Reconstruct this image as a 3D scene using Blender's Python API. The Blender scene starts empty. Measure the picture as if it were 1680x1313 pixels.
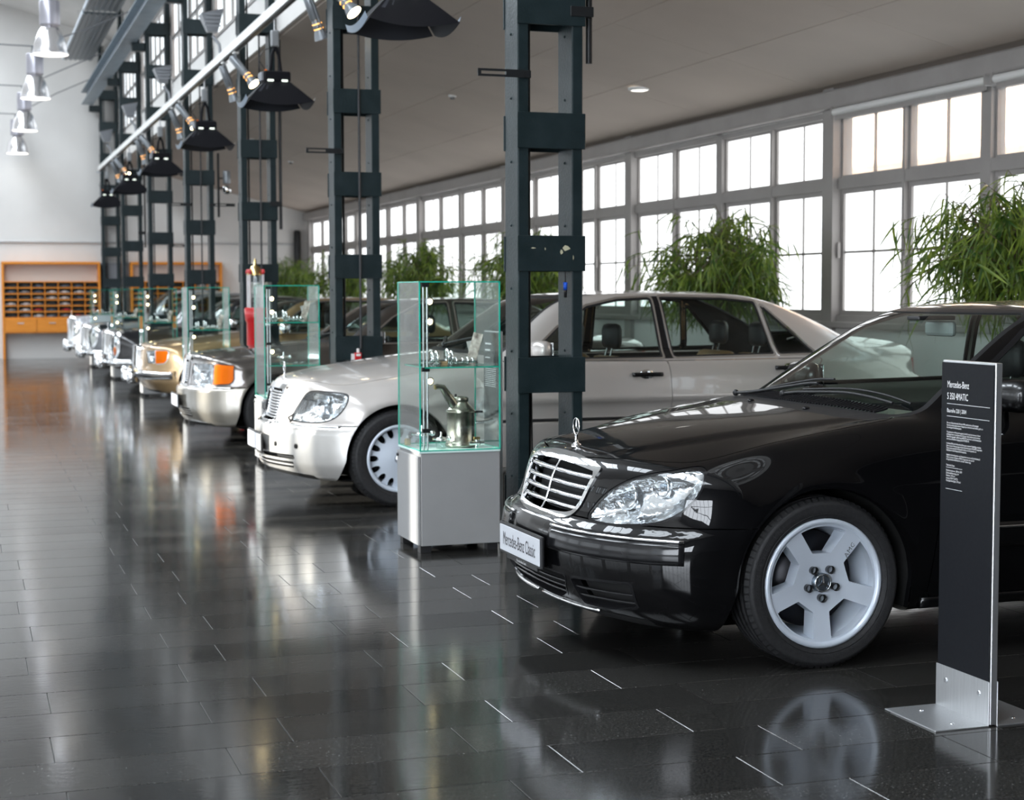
import bpy, bmesh, math, random
import numpy as np
from mathutils import Vector, Matrix

random.seed(7)
rng = np.random.default_rng(11)
SC = bpy.context.scene
COL = SC.collection
R = math.radians
PI = math.pi

# ------------------------------------------------------------------ camera
CAM_H = 1.49
cam_d = bpy.data.cameras.new('camera')
cam = bpy.data.objects.new('camera', cam_d)
COL.objects.link(cam)
cam_d.sensor_fit = 'HORIZONTAL'
cam_d.sensor_width = 36.0
cam_d.lens = 2685.4 / 1680.0 * 36.0
cam_d.clip_start, cam_d.clip_end = 0.1, 300
_yaw, _pit, _rol = R(18.54), R(3.782), R(-0.144)
_f = Vector((math.sin(_yaw) * math.cos(_pit), math.cos(_yaw) * math.cos(_pit), -math.sin(_pit)))
_r0 = Vector((math.cos(_yaw), -math.sin(_yaw), 0)); _u0 = _r0.cross(_f)
_r = _r0 * math.cos(_rol) + _u0 * math.sin(_rol); _u = -_r0 * math.sin(_rol) + _u0 * math.cos(_rol)
cam.matrix_world = Matrix(((_r.x, _u.x, -_f.x, 0), (_r.y, _u.y, -_f.y, 0), (_r.z, _u.z, -_f.z, CAM_H), (0, 0, 0, 1)))
cam_d.dof.use_dof = True
cam_d.dof.focus_distance = 6.7
cam_d.dof.aperture_fstop = 4.2
SC.camera = cam

# ------------------------------------------------------------------ sky, sun, exposure
SC.view_settings.view_transform = 'Standard'
SC.view_settings.look = 'None'
SC.view_settings.gamma = 1.0
SC.view_settings.use_curve_mapping = False
SC.view_settings.exposure = 0.58
wd = bpy.data.worlds.new('sky'); SC.world = wd
wd.use_nodes = True
_bg = wd.node_tree.nodes['Background']
_bg.inputs[0].default_value = (0.80, 0.90, 1.0, 1)
_bg.inputs[1].default_value = 2.2
sun_d = bpy.data.lights.new('sun', 'SUN'); sun = bpy.data.objects.new('sun', sun_d); COL.objects.link(sun)
sun_d.energy = 13.0; sun_d.angle = R(0.6); sun_d.color = (1.0, 0.95, 0.87)
SUN_EL, SUN_AZ = R(18.0), R(-3.0)       # low sun through the far glazing of the nave, travelling towards +X
sun.rotation_euler = Vector((-math.cos(SUN_EL) * math.cos(SUN_AZ), -math.cos(SUN_EL) * math.sin(SUN_AZ), math.sin(SUN_EL))).to_track_quat('Z', 'Y').to_euler()
try:
    cy = SC.cycles
    cy.max_bounces = 10; cy.diffuse_bounces = 4; cy.glossy_bounces = 5; cy.transmission_bounces = 8
    cy.transparent_max_bounces = 24; cy.sample_clamp_indirect = 5.0; cy.sample_clamp_direct = 0.0
    cy.caustics_reflective = False; cy.caustics_refractive = False; cy.blur_glossy = 0.6
    cy.use_denoising = True
except Exception:
    pass

# ------------------------------------------------------------------ materials
MATS = {}
def _new(name):
    m = bpy.data.materials.new(name); m.use_nodes = True
    return m, m.node_tree.nodes, m.node_tree.links, m.node_tree.nodes['Principled BSDF']
def mat(name, col, rough=0.5, metal=0.0, coat=0.0, spec=0.35, emit=None, estr=0.0, alpha=1.0):
    if name in MATS: return MATS[name]
    m, N, L, b = _new(name)
    b.inputs['Base Color'].default_value = (*col, 1); b.inputs['Roughness'].default_value = rough
    b.inputs['Metallic'].default_value = metal; b.inputs['Coat Weight'].default_value = coat
    b.inputs['Coat Roughness'].default_value = 0.02; b.inputs['Specular IOR Level'].default_value = spec
    if emit:
        b.inputs['Emission Color'].default_value = (*emit, 1); b.inputs['Emission Strength'].default_value = estr
    MATS[name] = m
    return m
def noisy(name, c1, c2, scale, rough=0.5, metal=0.0, coat=0.0, bump=0.0, r2=None, stretch=(1, 1, 1), detail=6, bscale=None, spec=0.35):
    """base colour varied between two tones by noise, optional fine relief"""
    if name in MATS: return MATS[name]
    m, N, L, b = _new(name)
    g = N.new('ShaderNodeNewGeometry'); mp = N.new('ShaderNodeMapping'); mp.inputs['Scale'].default_value = stretch
    n = N.new('ShaderNodeTexNoise'); n.inputs['Scale'].default_value = scale; n.inputs['Detail'].default_value = detail
    L.new(g.outputs['Position'], mp.inputs['Vector']); L.new(mp.outputs[0], n.inputs['Vector'])
    r = N.new('ShaderNodeValToRGB'); r.color_ramp.elements[0].position = 0.32; r.color_ramp.elements[1].position = 0.68
    r.color_ramp.elements[0].color = (*c1, 1); r.color_ramp.elements[1].color = (*c2, 1)
    L.new(n.outputs['Fac'], r.inputs[0]); L.new(r.outputs[0], b.inputs['Base Color'])
    b.inputs['Roughness'].default_value = rough; b.inputs['Metallic'].default_value = metal
    b.inputs['Coat Weight'].default_value = coat; b.inputs['Specular IOR Level'].default_value = spec
    if r2 is not None:
        q = N.new('ShaderNodeMapRange'); q.inputs[3].default_value = rough; q.inputs[4].default_value = r2
        L.new(n.outputs['Fac'], q.inputs[0]); L.new(q.outputs[0], b.inputs['Roughness'])
    if bump:
        bp = N.new('ShaderNodeBump'); bp.inputs['Strength'].default_value = bump; bp.inputs['Distance'].default_value = 0.01
        n2 = n
        if bscale:
            n2 = N.new('ShaderNodeTexNoise'); n2.inputs['Scale'].default_value = bscale; L.new(mp.outputs[0], n2.inputs['Vector'])
        L.new(n2.outputs['Fac'], bp.inputs['Height']); L.new(bp.outputs[0], b.inputs['Normal'])
    MATS[name] = m
    return m
def paint(name, col, metal=0.0, rough=0.3, lining=(0.03, 0.03, 0.03), spec=0.3, coat=1.0):
    """car paint under clear coat; the back of the sheet metal carries the cabin lining"""
    if name in MATS: return MATS[name]
    m, N, L, b = _new(name)
    b.inputs['Base Color'].default_value = (*col, 1); b.inputs['Metallic'].default_value = metal
    b.inputs['Roughness'].default_value = rough; b.inputs['Coat Weight'].default_value = coat; b.inputs['Coat Roughness'].default_value = 0.015; b.inputs['Specular IOR Level'].default_value = spec
    d = N.new('ShaderNodeBsdfDiffuse'); d.inputs[0].default_value = (*lining, 1)
    g = N.new('ShaderNodeNewGeometry'); mx = N.new('ShaderNodeMixShader')
    L.new(g.outputs['Backfacing'], mx.inputs[0]); L.new(b.outputs[0], mx.inputs[1]); L.new(d.outputs[0], mx.inputs[2])
    L.new(mx.outputs[0], N['Material Output'].inputs[0])
    MATS[name] = m
    return m
def thin_glass(name, tint=(0.9, 0.95, 0.93), refl=1.0, ior=1.5, rough=0.0):
    if name in MATS: return MATS[name]
    m, N, L, b = _new(name); N.remove(b)
    t = N.new('ShaderNodeBsdfTransparent'); t.inputs[0].default_value = (*tint, 1)
    g = N.new('ShaderNodeBsdfGlossy'); g.inputs['Roughness'].default_value = rough; g.inputs['Color'].default_value = (refl, refl, refl, 1)
    ge = N.new('ShaderNodeNewGeometry'); dt = N.new('ShaderNodeVectorMath'); dt.operation = 'DOT_PRODUCT'
    L.new(ge.outputs['Incoming'], dt.inputs[0]); L.new(ge.outputs['Normal'], dt.inputs[1])
    def mth(op, a, b_=None):
        q = N.new('ShaderNodeMath'); q.operation = op
        if isinstance(a, (int, float)): q.inputs[0].default_value = a
        else: L.new(a, q.inputs[0])
        if b_ is not None:
            if isinstance(b_, (int, float)): q.inputs[1].default_value = b_
            else: L.new(b_, q.inputs[1])
        return q.outputs[0]
    r0 = ((ior - 1) / (ior + 1)) ** 2
    fr_ = mth('ADD', mth('MULTIPLY', mth('POWER', mth('SUBTRACT', 1.0, mth('ABSOLUTE', dt.outputs['Value'])), 5.0), 1 - r0), r0)
    mx = N.new('ShaderNodeMixShader')
    L.new(fr_, mx.inputs[0]); L.new(t.outputs[0], mx.inputs[1]); L.new(g.outputs[0], mx.inputs[2])
    L.new(mx.outputs[0], N['Material Output'].inputs[0])
    MATS[name] = m
    return m
def emissive(name, col, s):
    if name in MATS: return MATS[name]
    m, N, L, b = _new(name); N.remove(b)
    e = N.new('ShaderNodeEmission'); e.inputs[0].default_value = (*col, 1); e.inputs[1].default_value = s
    L.new(e.outputs[0], N['Material Output'].inputs[0])
    MATS[name] = m
    return m

# ------------------------------------------------------------------ scene-graph helpers
def obj(name, me, parent=None, loc=None):
    o = bpy.data.objects.new(name, me); COL.objects.link(o)
    if parent is not None: o.parent = parent
    if loc is not None: o.location = loc
    return o
def tag(o, label, cat, group=None, kind=None):
    o['label'] = label
    if cat: o['category'] = cat
    if group: o['group'] = group
    if kind: o['kind'] = kind
    return o
def thing(name, label, cat, loc=(0, 0, 0), group=None, rotz=0.0):
    o = bpy.data.objects.new(name, None); COL.objects.link(o)
    o.empty_display_size = 0.1
    o.location = loc; o.rotation_euler = (0, 0, rotz)
    return tag(o, label, cat, group)
def struct(o, label):
    o['kind'] = 'structure'; o['label'] = label
    return o
def copy_tree(o, parent=None):
    c = o.copy(); COL.objects.link(c)
    if parent is not None: c.parent = parent
    for ch in list(o.children):
        copy_tree(ch, c)
    return c

class MB:
    """collects polygons for ONE mesh object"""
    def __init__(s): s.v = []; s.f = []; s.sm = []
    def add(s, vs, fs, smooth=False):
        n = len(s.v); s.v += [tuple(map(float, p)) for p in vs]
        for f in fs: s.f.append([n + i for i in f]); s.sm.append(smooth)
        return s
    def box(s, x0, x1, y0, y1, z0, z1, bev=0.0):
        if bev <= 0:
            return s.add([(x0, y0, z0), (x1, y0, z0), (x1, y1, z0), (x0, y1, z0), (x0, y0, z1), (x1, y0, z1), (x1, y1, z1), (x0, y1, z1)],
                  [(0, 3, 2, 1), (4, 5, 6, 7), (0, 1, 5, 4), (1, 2, 6, 5), (2, 3, 7, 6), (3, 0, 4, 7)])
        bev = min(bev, (x1 - x0) * .49, (y1 - y0) * .49, (z1 - z0) * .49)
        a, b, c, d = (x0 + bev, x1 - bev, y0 + bev, y1 - bev)
        rings = []
        def ring(i, z):   # octagon-ish ring with inset i
            k = bev - i
            return [(x0 + i + k, y0 + i, z), (x1 - i - k, y0 + i, z), (x1 - i, y0 + i + k, z), (x1 - i, y1 - i - k, z),
                    (x1 - i - k, y1 - i, z), (x0 + i + k, y1 - i, z), (x0 + i, y1 - i - k, z), (x0 + i, y0 + i + k, z)]
        q = [(bev * .999, z0), (bev * .3, z0 + bev * .3), (0, z0 + bev), (0, z1 - bev), (bev * .3, z1 - bev * .3), (bev * .999, z1)]
        vs = []; fs = []
        for i, z in q: vs += ring(i, z)
        for r in range(5):
            for k in range(8):
                fs.append((r * 8 + k, r * 8 + (k + 1) % 8, r * 8 + 8 + (k + 1) % 8, r * 8 + 8 + k))
        fs.append(tuple(reversed(range(8)))); fs.append(tuple(40 + k for k in range(8)))
        return s.add(vs, fs, bev > .025)
    def quad(s, *p): return s.add(p, [tuple(range(len(p)))])
    def prism(s, poly, axis, a, b, smooth=False):
        """extrude a 2D polygon along an axis between a and b"""
        def p3(u, v, w):
            return {'x': (w, u, v), 'y': (u, w, v), 'z': (u, v, w)}[axis]
        n = len(poly)
        vs = [p3(u, v, a) for u, v in poly] + [p3(u, v, b) for u, v in poly]
        return s.add(vs, [tuple(range(n)), tuple(range(2 * n - 1, n - 1, -1))] + [(i, n + i, n + (i + 1) % n, (i + 1) % n) for i in range(n)], smooth)
    def tube(s, pts, r, n=8, closed=False, caps=True, r1=None):
        pts = [Vector(p) for p in pts]; m = len(pts)
        rs = r if hasattr(r, '__len__') else [r] * m
        up = None; vs = []; fs = []
        for i, p in enumerate(pts):
            a = pts[(i - 1) % m] if (closed or i > 0) else p
            b = pts[(i + 1) % m] if (closed or i < m - 1) else p
            t = (b - a).normalized()
            if up is None:
                up = t.orthogonal().normalized()
            up = (up - t * up.dot(t))
            up = up.normalized() if up.length > 1e-6 else t.orthogonal().normalized()
            w = t.cross(up)
            for k in range(n):
                an = 2 * PI * k / n
                vs.append(p + (up * math.cos(an) + w * math.sin(an)) * rs[i])
        for i in range(m if closed else m - 1):
            j = (i + 1) % m
            for k in range(n): fs.append((i * n + k, i * n + (k + 1) % n, j * n + (k + 1) % n, j * n + k))
        s.add(vs, fs, True)
        if caps and not closed:
            s.add(vs[:n], [tuple(reversed(range(n)))]); s.add(vs[-n:], [tuple(range(n))])
        return s
    def lathe(s, prof, axis='z', c=(0, 0, 0), n=24, smooth=True, a0=0, a1=2 * PI):
        """prof = [(radius, height)]"""
        full = abs(a1 - a0 - 2 * PI) < 1e-6
        k = n if full else n + 1
        vs = []
        for r, h in prof:
            for i in range(k):
                an = a0 + (a1 - a0) * i / n
                u, v = r * math.cos(an), r * math.sin(an)
                p = {'z': (u, v, h), 'y': (u, h, v), 'x': (h, u, v)}[axis]
                vs.append((p[0] + c[0], p[1] + c[1], p[2] + c[2]))
        fs = []
        for j in range(len(prof) - 1):
            for i in range(n):
                i2 = (i + 1) % k
                fs.append((j * k + i, j * k + i2, (j + 1) * k + i2, (j + 1) * k + i))
        return s.add(vs, fs, smooth)
    def sphere(s, c, r, n=12, m=8, sc=(1, 1, 1)):
        prof = [(max(math.sin(PI * j / m), 1e-4), -math.cos(PI * j / m)) for j in range(m + 1)]
        vs = []; fs = []
        for q, h in prof:
            for i in range(n):
                an = 2 * PI * i / n
                vs.append((c[0] + r * sc[0] * q * math.cos(an), c[1] + r * sc[1] * q * math.sin(an), c[2] + r * sc[2] * h))
        for j in range(m):
            for i in range(n): fs.append((j * n + i, j * n + (i + 1) % n, (j + 1) * n + (i + 1) % n, (j + 1) * n + i))
        return s.add(vs, fs, True)
    def xf(s, M):
        s.v = [tuple(M @ Vector(p)) for p in s.v]; return s
    def mesh(s, name, m=None):
        me = bpy.data.meshes.new(name); me.from_pydata(s.v, [], s.f)
        me.polygons.foreach_set('use_smooth', s.sm)
        if m is not None: me.materials.append(m)
        me.update()
        return me
    def build(s, name, m=None, parent=None, loc=None):
        return obj(name, s.mesh(name, m), parent, loc)
def text_mesh(name, body, size, m, xscale=1.0, spacing=1.0, align='LEFT', extrude=0.0, line=1.0):
    cu = bpy.data.curves.new(name, 'FONT'); cu.body = body; cu.size = size; cu.space_character = spacing
    cu.align_x = align; cu.extrude = extrude; cu.space_line = line; cu.resolution_u = 3
    t = bpy.data.objects.new(name, cu); COL.objects.link(t)
    dg = bpy.context.evaluated_depsgraph_get(); dg.update()
    me = bpy.data.meshes.new_from_object(t.evaluated_get(dg))
    bpy.data.objects.remove(t); bpy.data.curves.remove(cu)
    for v in me.vertices: v.co.x *= xscale
    me.materials.clear(); me.materials.append(m); me.name = name
    return me
def rect_ring(mb, axis, o, a0, a1, b0, b1, w, t):
    """rectangular frame in the plane normal to axis, at offset o..o+t, bar width w"""
    def bx(p0, p1, q0, q1):
        if axis == 'x': mb.box(o, o + t, p0, p1, q0, q1)
        elif axis == 'y': mb.box(p0, p1, o, o + t, q0, q1)
        else: mb.box(p0, p1, q0, q1, o, o + t)
    bx(a0, a1, b0, b0 + w); bx(a0, a1, b1 - w, b1); bx(a0, a0 + w, b0 + w, b1 - w); bx(a1 - w, a1, b0 + w, b1 - w)
    return mb
# ------------------------------------------------------------------ the hall
WX = 7.88            # inner face of the window wall
YB = 38.95           # back wall
PITCH = 4.93         # bay
WHITE_WALL = noisy('white_plaster', (0.68, 0.66, 0.635), (0.73, 0.71, 0.685), 1.3, 0.85, bump=.08, bscale=60)
CEIL = noisy('ceiling_paint', (0.43, 0.37, 0.32), (0.48, 0.415, 0.36), 0.8, 0.8, bump=.05, bscale=30)
FRAME = noisy('window_frame_paint', (0.32, 0.30, 0.285), (0.36, 0.34, 0.325), 3.0, 0.45)
DGREEN = noisy('dark_green_steel', (0.007, 0.015, 0.017), (0.013, 0.023, 0.026), 9.0, 0.40, bump=.25, bscale=70, spec=.28)
FROST = emissive('frosted_daylight_pane', (0.96, 0.98, 1.0), 1.5)
FROST_F = emissive('fill_pane', (0.86, 0.92, 1.0), 13.0)  # glow of the fill panes added behind the camera
FROST_L = emissive('frosted_daylight_pane_nave', (0.86, 0.93, 1.0), 2.4)
FROST_R = emissive('roof_light_pane', (0.84, 0.92, 1.0), 11.5)
FROST_C = emissive('clerestory_pane', (0.88, 0.95, 1.0), 1.3)
CLEAR = thin_glass('clear_pane', (.95, .97, .97), 1.0, 1.45)
GROUT = mat('grout', (0.035, 0.034, 0.033), 0.7)

def granite():
    m, N, L, b = _new('polished_granite')
    g = N.new('ShaderNodeNewGeometry')
    n1 = N.new('ShaderNodeTexNoise'); n1.inputs['Scale'].default_value = 120; n1.inputs['Detail'].default_value = 3; n1.inputs['Roughness'].default_value = .7
    n2 = N.new('ShaderNodeTexNoise'); n2.inputs['Scale'].default_value = 1.6; n2.inputs['Detail'].default_value = 5
    n3 = N.new('ShaderNodeTexNoise'); n3.inputs['Scale'].default_value = 26; n3.inputs['Detail'].default_value = 4
    mp = N.new('ShaderNodeMapping'); mp.inputs['Scale'].default_value = (.55, 1.6, 1)
    L.new(g.outputs['Position'], n1.inputs['Vector']); L.new(g.outputs['Position'], n2.inputs['Vector'])
    L.new(g.outputs['Position'], mp.inputs['Vector']); L.new(mp.outputs[0], n3.inputs['Vector'])
    r = N.new('ShaderNodeValToRGB')
    for p, c in zip((.36, .5, .66), ((.0014, .0015, .0017), (.005, .0052, .0055), (.052, .050, .046))):
        e = r.color_ramp.elements[0] if p == .36 else (r.color_ramp.elements[1] if p == .66 else r.color_ramp.elements.new(p))
        e.position = p; e.color = (*c, 1)
    oi = N.new('ShaderNodeObjectInfo'); ad = N.new('ShaderNodeMath'); ad.operation = 'MULTIPLY_ADD'; ad.inputs[1].default_value = .10; ad.inputs[2].default_value = -.05
    sm = N.new('ShaderNodeMath'); sm.operation = 'ADD'
    L.new(oi.outputs['Random'], ad.inputs[0]); L.new(n1.outputs['Fac'], sm.inputs[0]); L.new(ad.outputs[0], sm.inputs[1])
    L.new(sm.outputs[0], r.inputs[0]); L.new(r.outputs[0], b.inputs['Base Color'])
    q = N.new('ShaderNodeMapRange'); q.inputs[1].default_value = .3; q.inputs[2].default_value = .7; q.inputs[3].default_value = .085; q.inputs[4].default_value = .155
    L.new(n2.outputs['Fac'], q.inputs[0]); L.new(q.outputs[0], b.inputs['Roughness'])
    b.inputs['Specular IOR Level'].default_value = 0.52
    bp = N.new('ShaderNodeBump'); bp.inputs['Strength'].default_value = .05; bp.inputs['Distance'].default_value = .004
    L.new(n3.outputs['Fac'], bp.inputs['Height']); L.new(bp.outputs[0], b.inputs['Normal'])
    return m
GRANITE = granite()
def build_floor():
    fl = struct(MB().box(-11.5, 8.0, -4.0, YB + .1, -.14, -.004).build('floor', GROUT), 'dark polished granite tile floor of the hall')
    TL, TW, G, BV = .765, .32, .0030, .0012
    mb = MB(); x, y = TL / 2 - G / 2, TW / 2 - G / 2
    o = [(-x, -y), (x, -y), (x, y), (-x, y)]; i = [(-x + BV, -y + BV), (x - BV, -y + BV), (x - BV, y - BV), (-x + BV, y - BV)]
    vs = [(a, b, -.02) for a, b in o] + [(a, b, -.0010) for a, b in o] + [(a, b, 0) for a, b in i]
    fs = [(8, 9, 10, 11)] + [(k, (k + 1) % 4, 4 + (k + 1) % 4, 4 + k) for k in range(4)] + [(4 + k, 4 + (k + 1) % 4, 8 + (k + 1) % 4, 8 + k) for k in range(4)]
    mb.add(vs, fs); tm = mb.mesh('tile', GRANITE)
    r2 = random.Random(3); tiles = []
    y0 = 4.986 - TW * 60
    for j in range(int((YB - y0) / TW)):
        ly = y0 + (j + .5) * TW
        if ly > YB - .1: break
        off = .022 if j % 2 == 0 else .225 + r2.uniform(-.05, .05)
        for q in range(-16, 12):
            lx = off + (q + .5) * TL
            if -11.1 < lx < 7.6:
                d = Vector((lx, ly, -CAM_H)); dp = d.dot(_f)
                u = v = 9e9
                if dp > .5:
                    u = 840 + 2685.4 * d.dot(_r) / dp; v = 656.5 - 2685.4 * d.dot(_u) / dp
                vis = -60 < u < 1740 and v < 1370
                # hidden under the two near cars
                if vis and ((3.6 < lx and 6.2 < ly < 8.3) or (3.3 < lx and ly > 8.6) or (4.6 < lx and ly > 5.2)): vis = False
                tiles.append((0 if vis else 1, dp, lx, ly))
    tiles.sort()
    rest = MB()
    for n, (h, dp, lx, ly) in enumerate(tiles):
        if n < 300 and h == 0: obj('tile', tm, fl, (lx, ly, 0))
        else: rest.add([(a + lx, b + ly, c) for a, b, c in vs], fs)
    ro = rest.build('tiles_further_off', GRANITE, fl); ro['kind'] = 'stuff'; ro['label'] = 'dark granite tiles further off'
build_floor()

# ---- walls and ceilings
def S(mb, name, m, label): return struct(mb.build(name, m), label)
wr = MB()
wr.box(WX, WX + .3, -4, YB, 0, 1.20); wr.box(WX, WX + .3, -4, YB, 3.19, 3.60)
S(wr, 'wall_right', WHITE_WALL, 'white wall below and above the row of windows')
S(MB().box(-11.5, WX + .3, YB, YB + .25, 0, 11), 'wall_back', WHITE_WALL, 'white end wall of the hall')
S(MB().box(-11.5, WX + .3, -4.25, -4, 0, 11), 'wall_front', mat('dark_backdrop', (.022, .022, .024), .7), 'unseen dark backdrop added behind the camera')  # unseen dark backdrop, added so the black car reflects darkness
CS = (4.33 - 3.39) / (WX - 3.55)
mb = MB().prism([(3.525, 4.457), (WX + .05, 3.38), (WX + .05, 3.55), (3.525, 4.627)], 'y', -4, YB); S(mb, 'ceiling', CEIL, 'sloping plastered ceiling over the parked cars')
pn = 4; px_ = (WX - .12 - 3.56) / pn; ct = bpy.data.objects['ceiling']
_cz = lambda x: 4.457 + (3.38 - 4.457) * (x - 3.525) / (WX + .05 - 3.525)
for i in range(pn):
    x0, x1 = 3.56 + i * px_ + .004, 3.56 + (i + 1) * px_ - .004
    pm_ = MB().add([(x0, .004, _cz(x0) - .012), (x1, .004, _cz(x1) - .012), (x1, PITCH / 2 - .004, _cz(x1) - .012), (x0, PITCH / 2 - .004, _cz(x0) - .012), (x0, .004, _cz(x0)), (x1, .004, _cz(x1)), (x1, PITCH / 2 - .004, _cz(x1)), (x0, PITCH / 2 - .004, _cz(x0))], [(3, 2, 1, 0), (0, 1, 5, 4), (1, 2, 6, 5), (2, 3, 7, 6), (3, 0, 4, 7)]).mesh('ceiling_panel', CEIL)
    for j in range(14): obj('ceiling_panel', pm_, ct, (0, 4.12 + j * PITCH / 2, 0))
mb = MB().prism([(3.62, 7.2), (-4.0, 9.4), (-4.0, 9.6), (3.62, 7.4)], 'y', -4, YB); mb.prism([(-11.5, 7.2), (-4.0, 9.4), (-4.0, 9.6), (-11.5, 7.4)], 'y', -4, YB)
S(mb, 'ceiling_nave', WHITE_WALL, 'white pitched ceiling of the high nave')
# fascia and clerestory over the columns
mb = MB(); mb.box(3.50, 3.62, -4, YB, 4.455, 5.08); mb.box(3.50, 3.62, -4, YB, 6.55, 7.3)
S(mb, 'wall_clerestory', WHITE_WALL, 'white upper wall above the steel columns')
S(MB().box(WX - .10, WX, -4, YB, 3.20, 3.375, .02), 'trim_1', FRAME, 'plaster moulding between window wall and ceiling')
S(MB().box(WX - .06, WX + .0, -4, YB, 1.14, 1.20, .01), 'trim_2', FRAME, 'grey window sill running along the wall')

def bar(mb, y0, y1, z0, z1, x=WX + .02, t=.07): mb.box(x, x + t, y0, y1, z0, z1)
WIN = {}
def window_bay(n, p0, clear_top=False, detail=True):
    """two double casement windows between the piers at p0 and p0 + PITCH"""
    a, b = p0 + .10, p0 + PITCH - .10
    fr = MB(); mid = (a + b) / 2
    fr.box(WX + .0, WX + .14, mid - .07, mid + .07, 1.20, 3.20)
    
    for (c0, c1) in ((a, mid - .07), (mid + .07, b)):
        for (z0, z1) in ((3.135, 3.20), (2.45, 2.555), (1.20, 1.262)): fr.box(WX + .004, WX + .138, c0, c1, z0, z1)
    w = struct(fr.build('window_%d' % n, FRAME), 'tall white casement window in the long wall')
    cols = []
    for (c0, c1) in ((a, mid - .07), (mid + .07, b)):
        m = (c0 + c1) / 2; cols += [(c0, m - .02), (m + .02, c1)]
        MB().box(WX - .002, WX + .13, m - .02, m + .02, 1.262, 3.135).build('mullion', FRAME, w)
    for (c0, c1) in cols:
        for (z0, z1, cross) in ((1.262, 2.45, True), (2.555, 3.135, False)):
            key = (round(c1 - c0, 3), z0)
            if key not in WIN:
                sm = MB(); sw = .045 if cross else .024
                rect_ring(sm, 'x', 0, 0, c1 - c0, 0, z1 - z0, sw, .06)
                bw = .011 if cross else .008
                sm.box(.012, .04, (c1 - c0) / 2 - bw, (c1 - c0) / 2 + bw, sw, z1 - z0 - sw)
                if cross: sm.box(.012, .04, sw, c1 - c0 - sw, (z1 - z0) * .5 - bw, (z1 - z0) * .5 + bw)
                pw, ph = ((c1 - c0) - 2 * sw) / 2 - bw, ((z1 - z0) - 2 * sw) / 2 - bw if cross else (z1 - z0) - 2 * sw
                pa = MB().box(.026, .032, 0, pw, 0, ph)
                WIN[key] = (sm.mesh('sash', FRAME), pa.mesh('pane', FROST), pa.mesh('pane', CLEAR), pw, ph, sw, bw)
            sm, pf, pc, pw, ph, sw, bw = WIN[key]
            s = obj('sash', sm, w, (WX + .045, c0, z0))
            for i in range(2):
                for j in range(2 if cross else 1):
                    obj('pane', pc if (clear_top and not cross) else pf, s, (0, sw + i * (pw + 2 * bw), sw + j * (ph + 2 * bw)))
        if detail:   # handle of the casement
            MB().box(WX - .005, WX + .03, c1 - .03, c1 - .012, 1.80, 1.95, .004).build('window_handle', FRAME, w)
nw = 0
for kk in range(-1, 7):
    p0 = 8.97 + kk * PITCH
    if p0 + PITCH > YB - .3: continue
    nw += 1
    window_bay(nw, p0, clear_top=(kk in (-1, 0)), detail=kk >= 0)
for kk in range(-1, 7):
    p0 = 8.97 + kk * PITCH
    if p0 < YB:
        S(MB().box(WX - .05, WX + .16, p0 - .10, p0 + .10, 0, 3.40), 'trim_%d' % (kk + 6), FRAME, 'grey pier between two windows')
S(MB().box(WX - .02, WX + .3, -4, 3.94, 0, 3.4), 'wall_backdrop', mat('dark_side_backdrop', (.02, .02, .022), .8), 'unseen dark sheet added along the window wall for dark reflections')  # unseen dark sheet, added to keep reflections in the black flank dark
# piece of plain wall after the last window
S(MB().box(WX, WX + .3, 38.6, YB, 1.2, 3.3), 'wall_end', WHITE_WALL, 'narrow plain wall in the far corner')
# clerestory glazing
def cler(n, p0):
    fr = MB(); a, b = p0 + .18, p0 + PITCH - .18
    rect_ring(fr, 'x', 3.50, a, b, 5.06, 6.57, .07, .12)
    w = struct(fr.build('window_%d' % n, FRAME), 'steel framed window above the columns')
    nx = 6; dw = (b - a - .14) / nx
    for i in range(nx):
        for j in range(2):
            z0 = 5.13 + j * .69
            MB().box(3.545, 3.555, a + .07 + i * dw + .03, a + .07 + (i + 1) * dw - .03, z0 + .03, z0 + .66).build('pane', FROST_C, w)
        if i: MB().box(3.51, 3.59, a + .07 + i * dw - .03, a + .07 + i * dw + .03, 5.12, 6.51).build('glazing_bar', FRAME, w)
    MB().box(3.512, 3.588, a + .07, b - .07, 5.79, 5.85).build('glazing_bar', FRAME, w)
for kk in range(-2, 6):
    nw += 1; cler(nw, 9.15 + kk * PITCH)
for kk in range(-3, 7):
    y = 9.15 + kk * PITCH
    S(MB().box(3.49, 3.63, y - .19, min(y + .19, YB), 5.0, 6.6), 'trim_%d' % (kk + 20), WHITE_WALL, 'white pier between two upper windows')
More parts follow.
